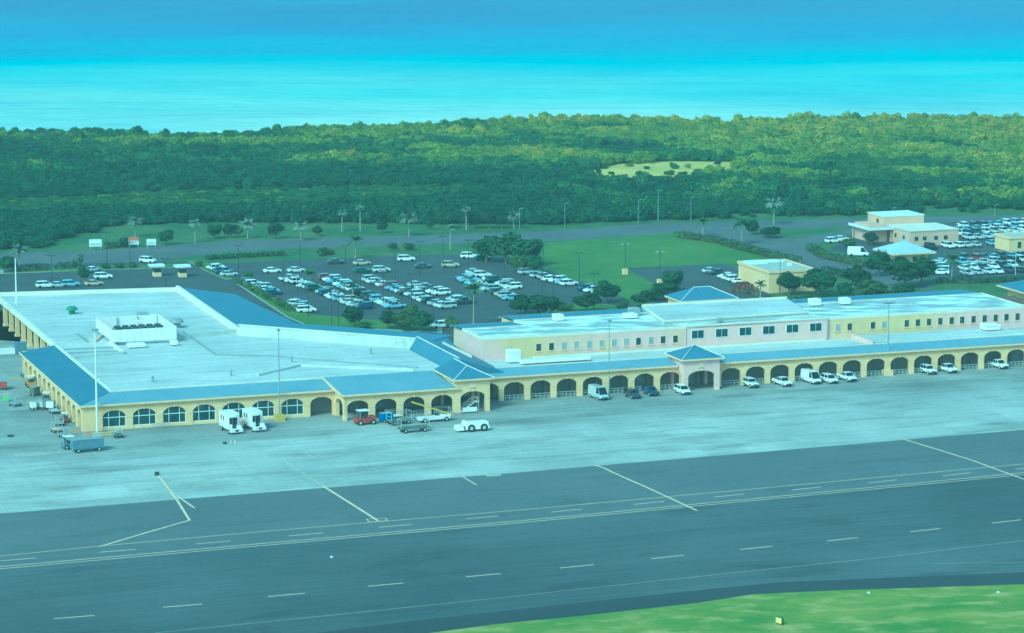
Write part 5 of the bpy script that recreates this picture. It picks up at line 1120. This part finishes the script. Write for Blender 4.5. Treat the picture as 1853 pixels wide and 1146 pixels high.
while y < 1230:
    x = -330.0
    hw = 60 + y * .185
    while x < 330:
        X = x + rw.uniform(-1.6, 1.6); Y = y + rw.uniform(-1.6, 1.6); x += step
        if abs(X) > hw or Y < edge_y(X) or Y > coast_y(X) - 1: continue
        n1 = mn.noise((X * .012, Y * .02, 3)); n2 = mn.noise((X * .035, Y * .05, 9)); n3 = mn.noise((X * .09, Y * .12, 5))
        inc1 = inside((X, Y), clear1); inc2 = inside((X, Y), clear2)
        if inc1 and rw.random() < .86: continue
        h = 1.9 + .9 * n1 + 1.5 * n2 + .9 * n3 + rw.uniform(-.4, .5); wd = 2.5 + rw.uniform(-.8, 1.5) + .9 * n2
        if inc1: h = .5 + rw.random() * .9; wd = 1.2 + rw.random() * 1.2
        if inc2: h = .5 + rw.random() * .5; wd = 1.7 + rw.random()
        if n2 < -.32 and not inc2 and rw.random() < .6: continue
        if Y > coast_y(X) - 45: h = 2.0 + .7 * n1 + .5 * n3 + rw.uniform(-.4, .5); h *= rw.choice((.85, 1, 1, 1, 1.25)); wd *= .85
        # sun and cloud shade painted in leaf colours: sunlit far right, shaded near left
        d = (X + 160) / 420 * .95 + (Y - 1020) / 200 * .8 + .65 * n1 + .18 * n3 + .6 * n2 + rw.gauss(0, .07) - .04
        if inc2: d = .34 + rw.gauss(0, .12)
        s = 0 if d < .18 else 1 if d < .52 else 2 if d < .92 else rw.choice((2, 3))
        h = max(.7, h)
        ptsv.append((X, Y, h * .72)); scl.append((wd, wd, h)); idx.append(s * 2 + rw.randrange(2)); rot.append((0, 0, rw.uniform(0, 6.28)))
    y += step
me = bpy.data.meshes.new('woodland'); me.from_pydata(ptsv, [], [])
for nm, tp, key, data in (('scl', 'FLOAT_VECTOR', 'vector', scl), ('rot', 'FLOAT_VECTOR', 'vector', rot)):
    at = me.attributes.new(nm, tp, 'POINT'); at.data.foreach_set(key, [c for v in data for c in v])
at = me.attributes.new('idx', 'INT', 'POINT'); at.data.foreach_set('value', idx)
wood = link('woodland', me); tag(wood, 'dense green coastal scrub wood between road and sea', 'woodland', kind='stuff')
ng = bpy.data.node_groups.new('wood', 'GeometryNodeTree')
ng.interface.new_socket('Geometry', in_out='INPUT', socket_type='NodeSocketGeometry'); ng.interface.new_socket('Geometry', in_out='OUTPUT', socket_type='NodeSocketGeometry')
N = ng.nodes; Lk = ng.links
gi = N.new('NodeGroupInput'); go = N.new('NodeGroupOutput'); iop = N.new('GeometryNodeInstanceOnPoints'); jn = N.new('GeometryNodeJoinGeometry')
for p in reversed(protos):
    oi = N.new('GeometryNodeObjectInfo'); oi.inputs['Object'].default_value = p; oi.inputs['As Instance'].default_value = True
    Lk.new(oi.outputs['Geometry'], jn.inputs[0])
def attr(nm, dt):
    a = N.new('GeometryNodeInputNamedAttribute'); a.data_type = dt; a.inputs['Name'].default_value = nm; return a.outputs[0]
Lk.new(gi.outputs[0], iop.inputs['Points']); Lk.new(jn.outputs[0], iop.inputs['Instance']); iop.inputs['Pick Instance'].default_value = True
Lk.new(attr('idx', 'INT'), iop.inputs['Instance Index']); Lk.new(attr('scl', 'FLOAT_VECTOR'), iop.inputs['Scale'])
e2r = N.new('FunctionNodeEulerToRotation'); Lk.new(attr('rot', 'FLOAT_VECTOR'), e2r.inputs[0]); Lk.new(e2r.outputs[0], iop.inputs['Rotation'])
Lk.new(iop.outputs[0], go.inputs[0])
md = wood.modifiers.new('wood', 'NODES'); md.node_group = ng
print('wood points', len(ptsv))

# ------------------------------------------------------------------ haze
hz = MB(); hz.box(-12000, 12000, -500, 20000, -2, 118); hzo = hz.build('haze', 'road')
hm = bpy.data.materials.new('haze'); hm.use_nodes = True; hn = hm.node_tree.nodes; hn.clear()
pv = hn.new('ShaderNodeVolumePrincipled'); pv.inputs['Color'].default_value = (.80, .95, .98, 1); pv.inputs['Density'].default_value = .00015; pv.inputs['Anisotropy'].default_value = 0
ho = hn.new('ShaderNodeOutputMaterial'); hm.node_tree.links.new(pv.outputs[0], ho.inputs['Volume'])
hzo.data.materials.clear(); hzo.data.materials.append(hm); tag(hzo, kind='stuff')
